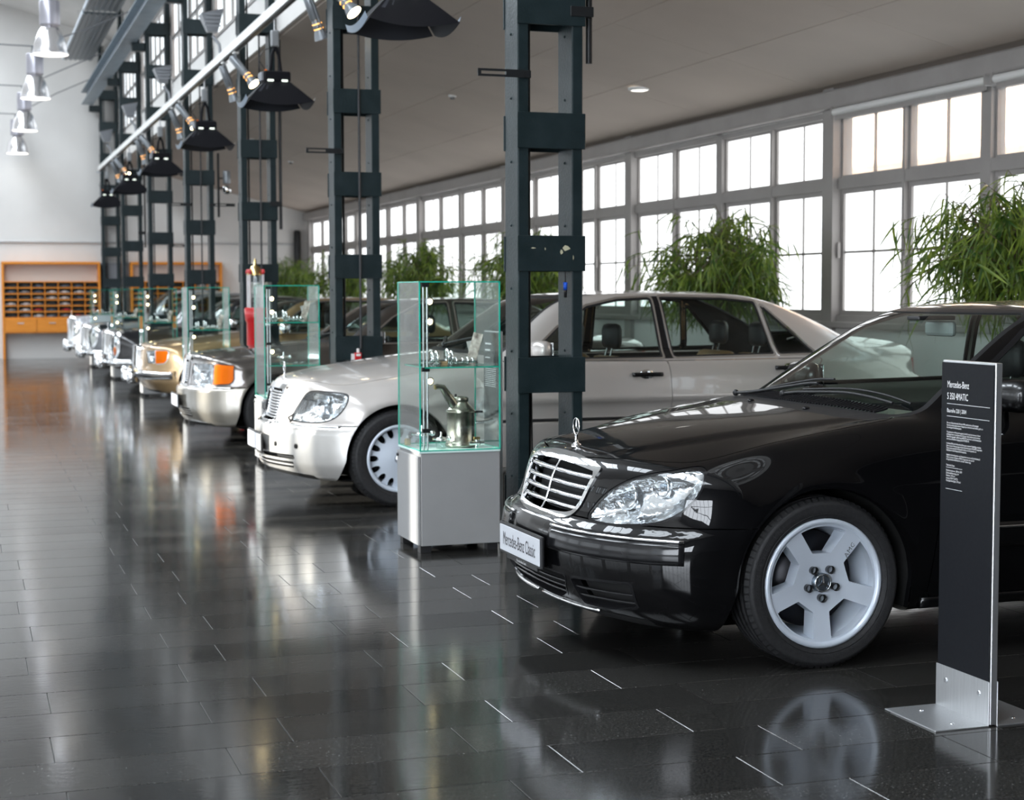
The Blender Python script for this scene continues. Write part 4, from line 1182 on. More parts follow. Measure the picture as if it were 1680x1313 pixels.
# ------------------------------------------------------------------ the boxier saloons further down the row
def onto_body(k, pts):
    D = np.array([img_ray(*p) for p in pts]); D /= np.linalg.norm(D, axis=1, keepdims=True)
    O = np.array([0, 0, CAM_H]) - k.loc
    d0 = max((k.loc[1] - 1.6) / 1.02, 2.0)
    return march(k.F, O + D * d0, D, 4.5, 500)
def lamp_cut(k, px, name, m, al=R(35), seal=.010, xmax=.9, n=3, bucket=True, ymin=.2, sealm=None, label=None):
    L3 = onto_body(k, px); ua = lambda V: np.abs(V[:, 1]) * math.cos(al) + V[:, 0] * math.sin(al)
    lp = smooth_poly(np.stack([ua(L3), L3[:, 2]], 1), n) if n > 1 else np.stack([ua(L3), L3[:, 2]], 1)
    for sg in (-1, 1):
        f = lambda V: np.maximum(np.maximum(sdpoly(lp, ua(V), V[:, 2]), ymin - sg * V[:, 1]), V[:, 0] - xmax)
        ins = k.cut(f)
        if seal: k.part('lamp_seal', k.cut(lambda V: f(V) - seal), sealm or BLACK_PLASTIC, off=-.002, wall=.02)
        o = k.part(name, ins, m, off=.001, wall=.004, label=label)
        if bucket and o is not None:
            V, T = ins; N = normals(k.F, V); dist = np.clip(-sdpoly(lp, ua(V), V[:, 2]), 0, 1)
            tri_obj('reflector', (V - N * (.01 + np.minimum(dist * .9, .05))[:, None], T), LAMP_BUCKET, o, None)
            c = V.mean(0); d = Vector((-.9, sg * .4, 0)).normalized()
            q = Vector(c) - d * .05
            mb = MB().lathe([(.001, 0), (.03, .006), (.05, .025), (.058, .04), (.062, .04)], 'z', n=20)
            mb.xf(Matrix.Translation(q) @ d.to_track_quat('Z', 'Y').to_matrix().to_4x4()); mb.build('lamp_bowl', REFLECTOR, o)
def flat_grille(k, hw, z0, z1, n, fw=.022, lean=True, top=.03, bar=True, prow=.0, mesh=False):
    """chrome framed grille that follows the nose: hw(z) half width"""
    F = k.F
    zz = np.linspace(z0, z1, 9)
    gp = np.array([(hw(z), z) for z in zz] + [(-hw(z), z) for z in zz[::-1]])
    f = lambda V: np.maximum(sdpoly(gp, V[:, 1], V[:, 2]) - .008, V[:, 0] - .45)
    ins = k.cut(lambda V: f(V) + fw + (top - fw) * sstep(z1 - .06, z1 - .03, V[:, 2]))
    g = k.part('grille', k.cut(f), CHROME, off=.012, wall=.05, label='chrome radiator grille frame')
    V, T = ins; tri_obj('grille_back', (V + np.array([.06, 0, 0]), T), WELL, g, None)
    for i in range(n):
        z = z0 + fw + (z1 - top - z0 - fw) * (i + .7) / (n + .4); h = hw(z) - fw * .6
        P3 = front_pt(F, np.linspace(-h, h, 15), z); P3[:, 0] += .010
        mb = MB(); m = len(P3); vs = []; fs = []; t = .26 * (z1 - z0) / n
        for p in P3:
            for dx, dz in ((-.008, .0), (-.003, t), (.02, t), (.022, -t), (-.003, -t)): vs.append((p[0] + dx, p[1], p[2] + dz))
        for a in range(m - 1):
            for q in range(5): fs.append((a * 5 + q, a * 5 + 5 + q, a * 5 + 5 + (q + 1) % 5, a * 5 + (q + 1) % 5))
        mb.add(vs, fs, True); mb.build('slat', CHROME, g)
    if bar:
        P3 = front_pt(F, np.zeros(8), np.linspace(z0 + .01, z1 - .01, 8)); P3[:, 0] -= .002
        MB().tube(P3.tolist(), .008, 8).build('grille_bar', CHROME, g)
    return g
def base_spec(**kw):
    P = tab
    d = dict(pw=2.6, ye=P((0, .8), (6, .8)), kf=.05, kr=.06, zmin=.08)
    d.update(kw); return d
def finish_saloon(k, o):
    """glazing, bonnet, boot, doors, handles, cabin shared by the saloons"""
    F, root, c, pm = k.F, k.root, k.c, k.pm
    k.glass_front(o['ya'], o['wz'][0], o['wz'][1], 2.7, band=.02)
    k.glass_front(o['yr'], o['wz'][2], o['wz'][3], 3.0, 'rear_window', sign=-1)
    k.side_windows(o['win'], o.get('trim', CHROME), .014, .010, inner=o.get('inner', .012))
    if o.get('bpillar'):
        for sg in (-1, 1):
            k.part('pillar_trim', k.cut(k.side(o['bpillar'], sg, .0)), BLACK_GLOSS, off=.001)
    hp = smooth_poly(o['hood'], 4, closed=False); hp = np.concatenate([hp, hp[::-1] * np.array([1, -1])])
    k.panel('hood', lambda V: np.maximum(sdpoly(hp, V[:, 0], V[:, 1]), .60 - V[:, 2]), .006)
    tp = o['trunk']; tp = tp + [(a, -b) for a, b in reversed(tp)]
    k.panel('trunk_lid', lambda V: np.maximum(np.maximum(sdpoly(tp, V[:, 0], V[:, 1]), .64 - V[:, 2]), tp[0][0] - V[:, 0]), .006)
    dd = k.doors(o['doors'])
    nd = len(o['doors'])
    for i, (sg, d) in enumerate(dd):
        x, z = o['handles'][i % nd]
        k.handle(x, z, sg, d, m=o.get('hm'), bowl=o.get('bowl', True))
        if o.get('mould'):
            x0, x1 = o['mx'][i % nd]; z, w, m = o['mould']
            mb = MB(); strip(mb, F, side_pt(F, np.linspace(x0, x1, 20), z, sg), w, .012); mb.build('side_moulding', m, d)
    for sg in (-1, 1):
        f = lambda V: np.maximum(np.maximum(np.abs(V[:, 2] - o['tail'][0]) - o['tail'][1], c['L'] - o['tail'][2] - V[:, 0]), o['tail'][3] - sg * V[:, 1])
        k.part('tail_lamp', k.cut(f), RED_LENS)
        mx, mz = o['mirror']; k.mirror(mx, mz, sg, m=o.get('mm'), out=.08)
    for (xa, ya_, xb, yb) in o['wipers']:
        Q = top_pt(F, np.linspace(xa, xb, 12), np.linspace(ya_, yb, 12)); Q[:, 2] += .014
        ws = MB().tube(Q.tolist(), .007, 6); ws.sphere(tuple(Q[0]), .016, 8, 6); ws.build('wiper', BLACK_PLASTIC, root)
    k.interior(o['seats'], o['dash'], o['cabin'], o.get('sm'), hr=o.get('hr', True))
    MB().box(-.02, .02, -.11, .11, -.035, .035, .015).build('rear_view_mirror', BLACK_PLASTIC, root, (o['rvm'][0], 0, o['rvm'][1]))
    if o.get('orn'):
        z0 = top_pt(F, [o['orn']], 0.0)[0]; k.ornament(o['orn'], z0[2] + .002, .036)

def build_silver():
    P = tab
    c = base_spec(L=5.21, H=1.50, rw=.338, ra=.378, wheels=(.825, 3.965), lowflare=.35,
        zc=P((0, .60), (.08, .72), (.13, .825), (.20, .872), (.45, .935), (.9, 1.0), (1.3, 1.048), (1.6, 1.07), (4.2, 1.12), (4.7, 1.13), (5.0, 1.11), (5.21, 1.06)),
        dr=P((0, .07), (.2, .085), (.42, .125), (.9, .095), (1.3, .075), (1.7, .06), (4.0, .07), (4.7, .10), (5.21, .12)),
        wp=P((0, .90), (.5, .925), (1.0, .940), (2.6, .943), (4.0, .938), (4.7, .91), (5.21, .87)),
        ws=P((.1, -.09), (.18, -.045), (.25, -.022), (.40, -.004), (.568, 0), (.574, -.009), (.70, -.013), (.85, -.025), (.95, -.05), (1.05, -.09), (1.2, -.14)),
        xn=P((.1, .18), (.18, .085), (.24, .035), (.31, .008), (.40, 0), (.50, .004), (.545, .018), (.565, .05), (.60, .078), (.70, .098), (.82, .130), (.9, .19), (1.1, .45)),
        pl=P((0, 0), (.15, .006), (.28, .030), (.42, .070), (.55, .118), (.70, .195), (.80, .275), (.87, .36), (.94, .48), (1.1, .85)),
        xr=P((.1, .35), (.2, .12), (.3, .03), (.5, 0), (.62, .01), (.70, .05), (.9, .06), (1.05, .07), (1.15, .12)),
        plr=P((0, 0), (.4, .02), (.65, .08), (.8, .18), (.94, .40), (1.1, .7)),
        zb=P((0, .21), (.3, .185), (.6, .18), (1.3, .20), (3.6, .21), (4.3, .22), (5.2, .28)),
        kts=P((0, .12), (.5, .13), (1.2, .10), (1.8, .06), (4.0, .06), (4.5, .11), (5.2, .13)),
        gz=P((1.3, 1.34), (1.95, 1.450), (2.3, 1.485), (2.8, 1.500), (3.3, 1.495), (3.75, 1.470), (4.2, 1.40), (4.7, 1.25)), gd=.07,
        gw=P((.7, .95), (1.0, .835), (1.15, .775), (1.3, .715), (1.45, .650), (1.55, .60)),
        fx=P((.7, .70), (1.03, 1.34), (1.15, 1.52), (1.3, 1.74), (1.45, 1.97), (1.55, 2.14)), fp=P((0, 0), (.3, .03), (.5, .085), (.65, .155), (.8, .25)), fs=1.85,
        rx=P((.7, 5.5), (1.05, 4.72), (1.2, 4.42), (1.35, 4.08), (1.46, 3.78), (1.55, 3.5)), rp=P((0, 0), (.4, .03), (.6, .08), (.8, .2)), rs=2.3, gk=.09, kg=.04, flare=.010)
    pm = paint('silver_paint', (.55, .515, .485), .42, .30, (.05, .05, .05))
    clad = paint('silver_cladding', (.47, .455, .43), .45, .36, (.02, .02, .02))
    k = Car(c, 'car', 'silver metallic saloon with black door handles behind the glass case with the oil can', (2.03, 11.87, 0), pm, .024)
    F, root = k.F, k.root
    k.arches(); k.wheels('holes', .228, .235, 1.62)
    sc = 3.652; cr = [(288, 462), (305, 425), (345, 362), (378, 318), (420, 304), (520, 310), (600, 321), (623, 340), (607, 388), (572, 434), (525, 467), (450, 484), (370, 481), (310, 474)]
    lamp_cut(k, [(400 + x / sc, 560 + y / sc) for x, y in cr], 'headlamp', LENS, R(38), .010, label='clear headlamp with rounded corners')
    hw = lambda z: float(np.interp(z, (.55, .6, .8, .84), (.225, .245, .285, .28)))
    flat_grille(k, hw, .556, .822, 10, .020, top=.034, bar=False)
    for sg in (-1, 1):
        px = front_pt(F, [sg * .46], .585)[0]
        mb = MB().tube([px + (-.004, 0, 0), px + (-.03, sg * .06, .03), px + (-.012, sg * .16, .06)], .006, 6); mb.sphere(tuple(px), .014, 8, 6)
        mb.build('lamp_wiper', BLACK_PLASTIC, root)
    # bumper with slots and sensors
    pp = [(-.58, .302), (.58, .302), (.56, .262), (-.56, .262)]
    f = lambda V: np.maximum(sdpoly(pp, V[:, 1], V[:, 2]) - .006, V[:, 0] - .6)
    ins = k.cut(f); V, T = ins; tri_obj('bumper_slot', (V + np.array([.05, 0, 0]), T), WELL, root, None)
    pp2 = [(-.60, .352), (.60, .352), (.60, .328), (-.60, .328)]
    f = lambda V: np.maximum(sdpoly(pp2, V[:, 1], V[:, 2]) - .004, V[:, 0] - .6)
    ins = k.cut(f); V, T = ins; tri_obj('bumper_slot', (V + np.array([.05, 0, 0]), T), WELL, root, None)
    for z in (.282,):
        Q = front_pt(F, np.linspace(-.56, .56, 25), z); Q[:, 0] += .012; MB().tube(Q.tolist(), .007, 6).build('slot_bar', clad, root)
    fb = lambda V: np.maximum(V[:, 2] - .566, V[:, 0] - .70)
    bo = k.panel('front_bumper', fb, .007, m=clad)
    for th in (R(24), R(40)):
        for sg in (-1, 1):
            p = round_pt(F, .9, .42, [th * sg])[0]; n = normals(F, p[None])[0]
            mb = MB().lathe([(.001, .004), (.016, .003), (.017, -.002), (.020, -.002), (.021, .002), (.022, -.004)], 'z', n=20)
            mb.xf(Matrix.Translation(Vector(p)) @ Vector(n).to_track_quat('Z', 'Y').to_matrix().to_4x4()); mb.build('parking_sensor', clad, bo)
    for sg in (-1, 1):
        P3 = round_pt(F, .9, .562, np.linspace(R(18), R(61), 24) * sg); mb = MB(); strip(mb, F, P3, .012, .010); mb.build('chrome_strip', CHROME, bo)
    d1 = [(1.32, .26), (2.85, .26), (2.86, .9), (2.85, .972), (1.50, .985), (1.46, .8), (1.36, .55)]
    d2 = [(2.87, .26), (3.46, .26), (3.64, .56), (3.80, .74), (4.02, .85), (4.12, .975), (2.86, .972), (2.875, .9)]
    finish_saloon(k, dict(ya=tab((.9, .80), (1.05, .755), (1.2, .69), (1.46, .58)), yr=tab((.9, .80), (1.1, .70), (1.3, .63), (1.46, .56)), wz=(1.075, 1.448, 1.17, 1.435),
        win=[[(1.80, 1.012), (2.825, 1.018), (2.81, 1.437), (2.55, 1.425), (2.30, 1.375), (2.05, 1.22)], [(2.93, 1.018), (3.735, 1.028), (3.655, 1.405), (3.40, 1.432), (2.90, 1.440)], [(3.79, 1.028), (4.07, 1.032), (3.95, 1.15), (3.715, 1.372)]],
        bpillar=[(2.84, 1.0), (2.915, 1.0), (2.885, 1.455), (2.825, 1.455)],
        hood=[(.135, 0), (.142, .2), (.165, .30), (.22, .36), (.30, .52), (.40, .66), (.55, .74), (.9, .775), (1.25, .785), (1.43, .76), (1.40, .5), (1.36, .25), (1.35, 0)],
        trunk=[(4.62, 0), (4.62, .60), (4.9, .68), (5.3, .68), (5.3, 0)], doors=[d1, d2], handles=[(2.68, .885), (3.84, .915)], mould=(.578, .022, BLACK_PLASTIC), mx=[(1.36, 2.85), (2.87, 3.62)],
        tail=(.84, .13, .24, .50), mirror=(1.86, 1.07), wipers=[(1.42, .05, 1.62, -.58), (1.40, -.02, 1.60, .60)],
        seats=[(2.0, -.39, .54, 1, TAN_SEAT), (2.0, .39, .54, 1, TAN_SEAT), (3.25, -.36, .60, 1, TAN_SEAT), (3.25, .36, .60, 1, TAN_SEAT)], dash=1.86, cabin=(1.25, 4.5), rvm=(2.06, 1.36), orn=.195))
    for sg in (-1, 1):   # lower body cladding
        f = lambda V: np.maximum(V[:, 2] - .568, .3 - sg * V[:, 1])
        k.part('side_cladding', k.cut(f), clad)
    k.plate(-.02, .42, None)
    return k.done()
def chrome_bumper(k, z, h, out, th1=62, cx=.95, name='front_bumper', rub=None, m=None, rear=False):
    """a chromed bar following the nose (or tail) in plan"""
    F = k.F; th = np.linspace(R(-th1), R(th1), 41)
    if rear: th = th + PI; cx = k.c['L'] - cx
    P3 = round_pt(F, cx, z, th)
    d = np.stack([-np.cos(th), np.sin(th), np.zeros_like(th)], 1)
    prof = [(-.03, -h * .5), (out * .55, -h * .5), (out * .95, -h * .28), (out, 0), (out * .95, h * .28), (out * .55, h * .5), (-.03, h * .5)]
    mb = MB(); vs = []; fs = []; q = len(prof); n = len(P3)
    # keep the bar smooth in plan
    rr = np.hypot(P3[:, 0] - cx, P3[:, 1]); rr = np.convolve(np.pad(rr, 2, 'edge'), np.ones(5) / 5, 'valid')
    for i in range(n):
        for a, b in prof: vs.append((cx + d[i, 0] * (rr[i] + a), d[i, 1] * (rr[i] + a), z + b))
    for i in range(n - 1):
        for j in range(q): fs.append((i * q + j, i * q + (j + 1) % q, (i + 1) * q + (j + 1) % q, (i + 1) * q + j))
    fs += [tuple(range(q)), tuple((n - 1) * q + j for j in reversed(range(q)))]
    mb.add(vs, fs, True); o = mb.build(name, m or CHROME, k.root)
    if rub:
        vs = []; mb = MB(); pr = [(out - .01, -rub), (out + .012, -rub * .8), (out + .012, rub * .8), (out - .01, rub)]
        for i in range(n):
            for a, b in pr: vs.append((cx + d[i, 0] * (rr[i] + a), d[i, 1] * (rr[i] + a), z + b))
        mb.add(vs, [(i * 4 + j, i * 4 + (j + 1) % 4, i * 4 + 4 + (j + 1) % 4, i * 4 + 4 + j) for i in range(n - 1) for j in range(4)], True)
        mb.build('rub_strip', BLACK_RUBBER, o)
    return o, cx, rr
def overriders(k, x, ys, z, h):
    for y in ys:
        p = round_pt(k.F, .95, z, [math.atan2(y, .95)])[0]
        mb = MB().box(-.11, .03, -.035, .035, -h / 2, h / 2, .03); mb.build('overrider', CHROME, k.root, (p[0] + x, p[1], z))
def radiator(k, x, z0, z1, w0, w1, depth=.10, nslat=8, star=True):
    """upright chromed radiator shell standing proud of the nose"""
    mb = MB(); pr = [(-w0, z0), (-w0 * .99, z0 + .03), (-w1, z1 - .05), (-w1 * .93, z1 - .015), (-w1 * .8, z1), (0, z1 + .012), (w1 * .8, z1), (w1 * .93, z1 - .015), (w1, z1 - .05), (w0 * .99, z0 + .03), (w0, z0)]
    inn = [(a * .86, z0 + .03 + (b - z0) * .86) for a, b in pr]
    n = len(pr)
    lean = lambda z: x + (z - z0) * .06
    vs = [(lean(b) + depth + .12, a, b) for a, b in pr] + [(lean(b), a, b) for a, b in pr] + [(lean(b) - .012, a * .95, z0 + .012 + (b - z0) * .96) for a, b in pr] + [(lean(b) + .004, a, b) for a, b in inn]
    fs = []
    for r_ in range(3):
        for i in range(n):
            j = (i + 1) % n; fs.append((r_ * n + i, r_ * n + j, r_ * n + n + j, r_ * n + n + i))
    mb.add(vs, fs, True); g = mb.build('grille', CHROME, k.root); g['label'] = 'upright chrome radiator shell'
    MB().add([(lean(b) + .03, a, b) for a, b in inn], [tuple(range(n))]).build('grille_back', WELL, g)
    zz0, zz1 = z0 + .04, z0 + .03 + (z1 - z0) * .86
    for i in range(nslat):
        z = zz0 + (zz1 - zz0) * (i + .5) / nslat; w = (w0 + (w1 - w0) * (z - z0) / (z1 - z0)) * .86
        MB().box(lean(z) - .002, lean(z) + .02, -w, w, z - .006, z + .006).build('slat', CHROME, g)
    MB().box(lean(z0) - .010, lean(z0) + .035, -.009, .009, z0 + .03, zz1).build('grille_bar', CHROME, g)
    if star: k.ornament(x + .08, z1 + .008, .038)

def build_bronze():
    P = tab
    c = base_spec(L=5.02, H=1.437, rw=.326, ra=.368, wheels=(.865, 3.80), lowflare=.3,
        zc=P((0, .60), (.04, .74), (.08, .852), (.14, .872), (.5, .915), (1.0, .962), (1.45, 1.0), (4.1, 1.035), (4.8, 1.0), (5.02, .95)),
        dr=P((0, .05), (.2, .07), (.5, .085), (1.0, .07), (1.6, .05), (4.0, .06), (5.0, .09)),
        wp=P((0, .88), (.5, .90), (1.0, .91), (2.6, .912), (4.0, .905), (5.02, .85)),
        ws=P((.1, -.09), (.18, -.04), (.27, -.015), (.40, 0), (.55, 0), (.556, -.008), (.75, -.014), (.88, -.035), (.98, -.08), (1.2, -.15)),
        xn=P((.1, .20), (.17, .10), (.24, .04), (.33, .006), (.42, 0), (.515, .0), (.54, .02), (.556, .06), (.60, .07), (.85, .10), (.95, .18)),
        pl=P((0, 0), (.25, .018), (.42, .055), (.6, .11), (.75, .19), (.83, .29), (.88, .40), (.95, .55), (1.1, .85)),
        xr=P((.1, .35), (.2, .12), (.3, .03), (.5, 0), (.62, .02), (.9, .04), (1.05, .09)), plr=P((0, 0), (.5, .03), (.7, .10), (.85, .25), (1.1, .7)),
        zb=P((0, .17), (.6, .165), (1.3, .20), (3.6, .21), (5.0, .28)), kts=P((0, .10), (.5, .11), (1.5, .07), (4, .07), (5, .1)),
        gz=P((1.5, 1.28), (2.0, 1.375), (2.35, 1.42), (2.8, 1.437), (3.3, 1.425), (3.7, 1.38), (4.1, 1.25)), gd=.06,
        gw=P((.7, .92), (.97, .80), (1.15, .72), (1.3, .665), (1.42, .61)), fx=P((.7, .8), (.98, 1.40), (1.12, 1.60), (1.25, 1.80), (1.38, 2.01), (1.5, 2.22)), fp=P((0, 0), (.4, .04), (.6, .11), (.8, .22)), fs=1.85,
        rx=P((.7, 4.9), (1.05, 4.25), (1.2, 4.0), (1.38, 3.66), (1.5, 3.4)), rp=P((0, 0), (.5, .04), (.8, .18)), rs=2.2, gk=.08, kg=.04, flare=.012)
    pm = paint('bronze_grey_paint', (.095, .082, .072), .7, .30, (.05, .045, .04)); clad = paint('champagne_cladding', (.33, .305, .26), .6, .32)
    k = Car(c, 'car', 'dark bronze saloon with amber indicators and champagne bumper', (2.07, 16.93, 0), pm, .032)
    k.arches(); k.wheels('alloy', .20, .205, 1.55)
    sc = 4.378; T = lambda l: [(80 + x / sc, 420 + y / sc) for x, y in l]
    lamp_cut(k, T([(1038, 772), (1188, 776), (1186, 830), (1178, 922), (1150, 938), (1060, 930), (1036, 870)]), 'headlamp', LENS, R(35), .0, n=1)
    lamp_cut(k, T([(1192, 778), (1330, 792), (1326, 895), (1300, 920), (1182, 925)]), 'indicator', AMBER, R(35), .012, n=1, bucket=False, label='amber ribbed indicator lens')
    flat_grille(k, lambda z: float(np.interp(z, (.55, .6, .82, .86), (.235, .24, .255, .25))), .560, .842, 9, .020, top=.045)
    fb = lambda V: np.maximum(V[:, 2] - .553, V[:, 0] - .68)
    pp = [(-.45, .34), (.45, .34), (.45, .25), (-.45, .25)]
    ins = k.cut(lambda V: np.maximum(sdpoly(pp, V[:, 1], V[:, 2]), V[:, 0] - .6)); V, T2 = ins; tri_obj('bumper_slot', (V + np.array([.05, 0, 0]), T2), WELL, k.root, None)
    for z in (.272, .295, .318): Q = front_pt(k.F, np.linspace(-.44, .44, 15), z); Q[:, 0] += .012; MB().tube(Q.tolist(), .006, 6).build('slot_bar', clad, k.root)
    k.panel('front_bumper', fb, .007, m=clad)
    for sg in (-1, 1):
        P3 = round_pt(k.F, .9, .548, np.linspace(R(3), R(62), 24) * sg); mb = MB(); strip(mb, k.F, P3, .016, .014); mb.build('chrome_strip', CHROME, k.root)
    d1 = [(1.38, .26), (2.72, .26), (2.74, .9), (2.72, .955), (1.52, .94), (1.48, .8)]; d2 = [(2.74, .26), (3.36, .26), (3.52, .56), (3.72, .75), (3.86, .95), (2.74, .955)]
    finish_saloon(k, dict(ya=P((.9, .76), (1.05, .71), (1.2, .65), (1.4, .56)), yr=P((.9, .75), (1.1, .67), (1.4, .55)), wz=(1.01, 1.385, 1.09, 1.375),
        win=[[(1.80, .985), (2.70, .99), (2.68, 1.372), (2.38, 1.355), (2.10, 1.22)], [(2.80, .99), (3.62, 1.0), (3.50, 1.31), (3.3, 1.36), (2.77, 1.374)]], bpillar=None,
        hood=[(.085, 0), (.09, .2), (.12, .27), (.2, .5), (.34, .66), (.5, .74), (.9, .76), (1.35, .76), (1.42, .6), (1.40, 0)], trunk=[(4.2, 0), (4.2, .62), (5.1, .66), (5.1, 0)], doors=[d1, d2], handles=[(2.55, .86), (3.62, .87)], hm=CHROME, bowl=False,
        mould=(.556, .02, BLACK_PLASTIC), mx=[(1.4, 2.72), (2.75, 3.52)], tail=(.78, .12, .2, .45), mirror=(1.88, 1.03), mm=mat('grey_mirror', (.30, .30, .30), .35), wipers=[(1.45, .1, 1.6, -.55), (1.45, .5, 1.52, -.05)],
        seats=[(1.95, -.37, .52, 1, None), (1.95, .37, .52, 1, None), (2.98, 0, 1.3, 1, None)], dash=1.80, cabin=(1.3, 4.0), rvm=(2.08, 1.30), orn=.13))
    for sg in (-1, 1): k.part('side_cladding', k.cut(lambda V: np.maximum(V[:, 2] - .553, .3 - sg * V[:, 1])), clad)
    k.plate(-.02, .40); return k.done()

def build_gold():
    P = tab
    c = base_spec(L=4.96, H=1.43, rw=.335, ra=.372, wheels=(.87, 3.735), lowflare=.3,
        zc=P((0, .60), (.06, .70), (.10, .795), (.16, .825), (.5, .88), (1.0, .935), (1.45, .985), (4.1, 1.02), (4.7, .98), (4.96, .92)),
        dr=P((0, .03), (.2, .05), (.5, .06), (1.0, .06), (1.6, .05), (4.0, .06), (5.0, .08)), wp=P((0, .90), (.5, .925), (1.0, .932), (2.6, .932), (4.0, .925), (4.96, .87)),
        ws=P((.1, -.12), (.2, -.06), (.30, -.02), (.45, 0), (.6, 0), (.75, -.02), (.88, -.045), (.98, -.09), (1.2, -.15)),
        xn=P((.1, .30), (.2, .20), (.28, .14), (.36, .10), (.50, .085), (.60, .08), (.80, .10), (.9, .16)),
        pl=P((0, 0), (.3, .015), (.5, .04), (.7, .10), (.80, .18), (.87, .29), (.95, .5), (1.1, .85)),
        xr=P((.1, .35), (.2, .12), (.3, .03), (.5, 0), (.9, .03), (1.05, .09)), plr=P((0, 0), (.5, .03), (.7, .08), (.85, .2), (1.1, .7)),
        zb=P((0, .22), (.6, .20), (1.3, .21), (3.6, .22), (5.0, .30)), kts=P((0, .08), (.5, .09), (1.5, .07), (4, .07), (5, .1)),
        gz=P((1.5, 1.28), (2.0, 1.37), (2.35, 1.415), (2.8, 1.43), (3.3, 1.42), (3.7, 1.38), (4.1, 1.25)), gd=.05,
        gw=P((.7, .92), (.97, .80), (1.15, .735), (1.3, .68), (1.42, .63)), fx=P((.7, .95), (.98, 1.45), (1.12, 1.62), (1.25, 1.80), (1.38, 1.98), (1.5, 2.15)), fp=P((0, 0), (.4, .04), (.6, .11), (.8, .22)), fs=1.75,
        rx=P((.7, 4.7), (1.05, 4.12), (1.2, 3.9), (1.38, 3.64), (1.5, 3.4)), rp=P((0, 0), (.5, .04), (.8, .18)), rs=2.0, gk=.08, kg=.04, flare=.012)
    pm = paint('gold_paint', (.46, .315, .165), .75, .30, (.05, .04, .03))
    k = Car(c, 'car', 'gold saloon with amber indicators and double chrome bumper', (2.09, 21.95, 0), pm, .036)
    k.arches(); k.wheels('cap', .19, .205, 1.52)
    sc = 4.378; T = lambda l: [(80 + x / sc, 420 + y / sc) for x, y in l]
    lamp_cut(k, T([(704, 680), (763, 680), (764, 775), (712, 772)]), 'headlamp', LENS, R(30), .0, n=1)
    lamp_cut(k, T([(766, 680), (862, 682), (846, 752), (826, 771), (768, 776)]), 'indicator', AMBER, R(30), .012, n=1, bucket=False, label='amber ribbed indicator lens', sealm=CHROME)
    radiator(k, .045, .50, .80, .245, .250, nslat=9)
    chrome_bumper(k, .44, .11, .12, rub=.02); overriders(k, -.10, (-.42, .42), .42, .2)
    chrome_bumper(k, .46, .12, .08, rear=True, name='rear_bumper')
    d1 = [(1.40, .27), (2.66, .27), (2.68, .9), (2.66, .945), (1.54, .93), (1.50, .8)]; d2 = [(2.68, .27), (3.30, .27), (3.46, .56), (3.66, .75), (3.80, .94), (2.68, .945)]
    finish_saloon(k, dict(ya=P((.9, .76), (1.05, .72), (1.2, .665), (1.4, .58)), yr=P((.9, .75), (1.1, .68), (1.4, .56)), wz=(1.0, 1.38, 1.08, 1.37),
        win=[[(1.80, .975), (2.64, .98), (2.62, 1.365), (2.32, 1.35), (2.06, 1.20)], [(2.74, .98), (3.58, .99), (3.46, 1.30), (3.3, 1.35), (2.72, 1.367)]],
        hood=[(.125, 0), (.13, .25), (.15, .5), (.24, .70), (.5, .78), (.9, .78), (1.35, .78), (1.45, .6), (1.43, 0)], trunk=[(4.1, 0), (4.1, .62), (5.1, .66), (5.1, 0)], doors=[d1, d2], handles=[(2.5, .85), (3.55, .86)], hm=CHROME, bowl=False,
        mould=(.56, .03, CHROME), mx=[(1.42, 2.66), (2.69, 3.46)], tail=(.76, .11, .2, .45), mirror=(1.86, 1.02), mm=CHROME, wipers=[(1.48, .1, 1.6, -.55), (1.48, .5, 1.54, -.05)],
        seats=[(1.95, -.37, .52, 1, TAN_SEAT), (1.95, .37, .52, 1, TAN_SEAT), (2.95, 0, 1.3, 1, TAN_SEAT)], dash=1.82, cabin=(1.3, 4.0), rvm=(2.06, 1.29), orn=None))
    k.plate(-.07, .42, w=.46); return k.done()

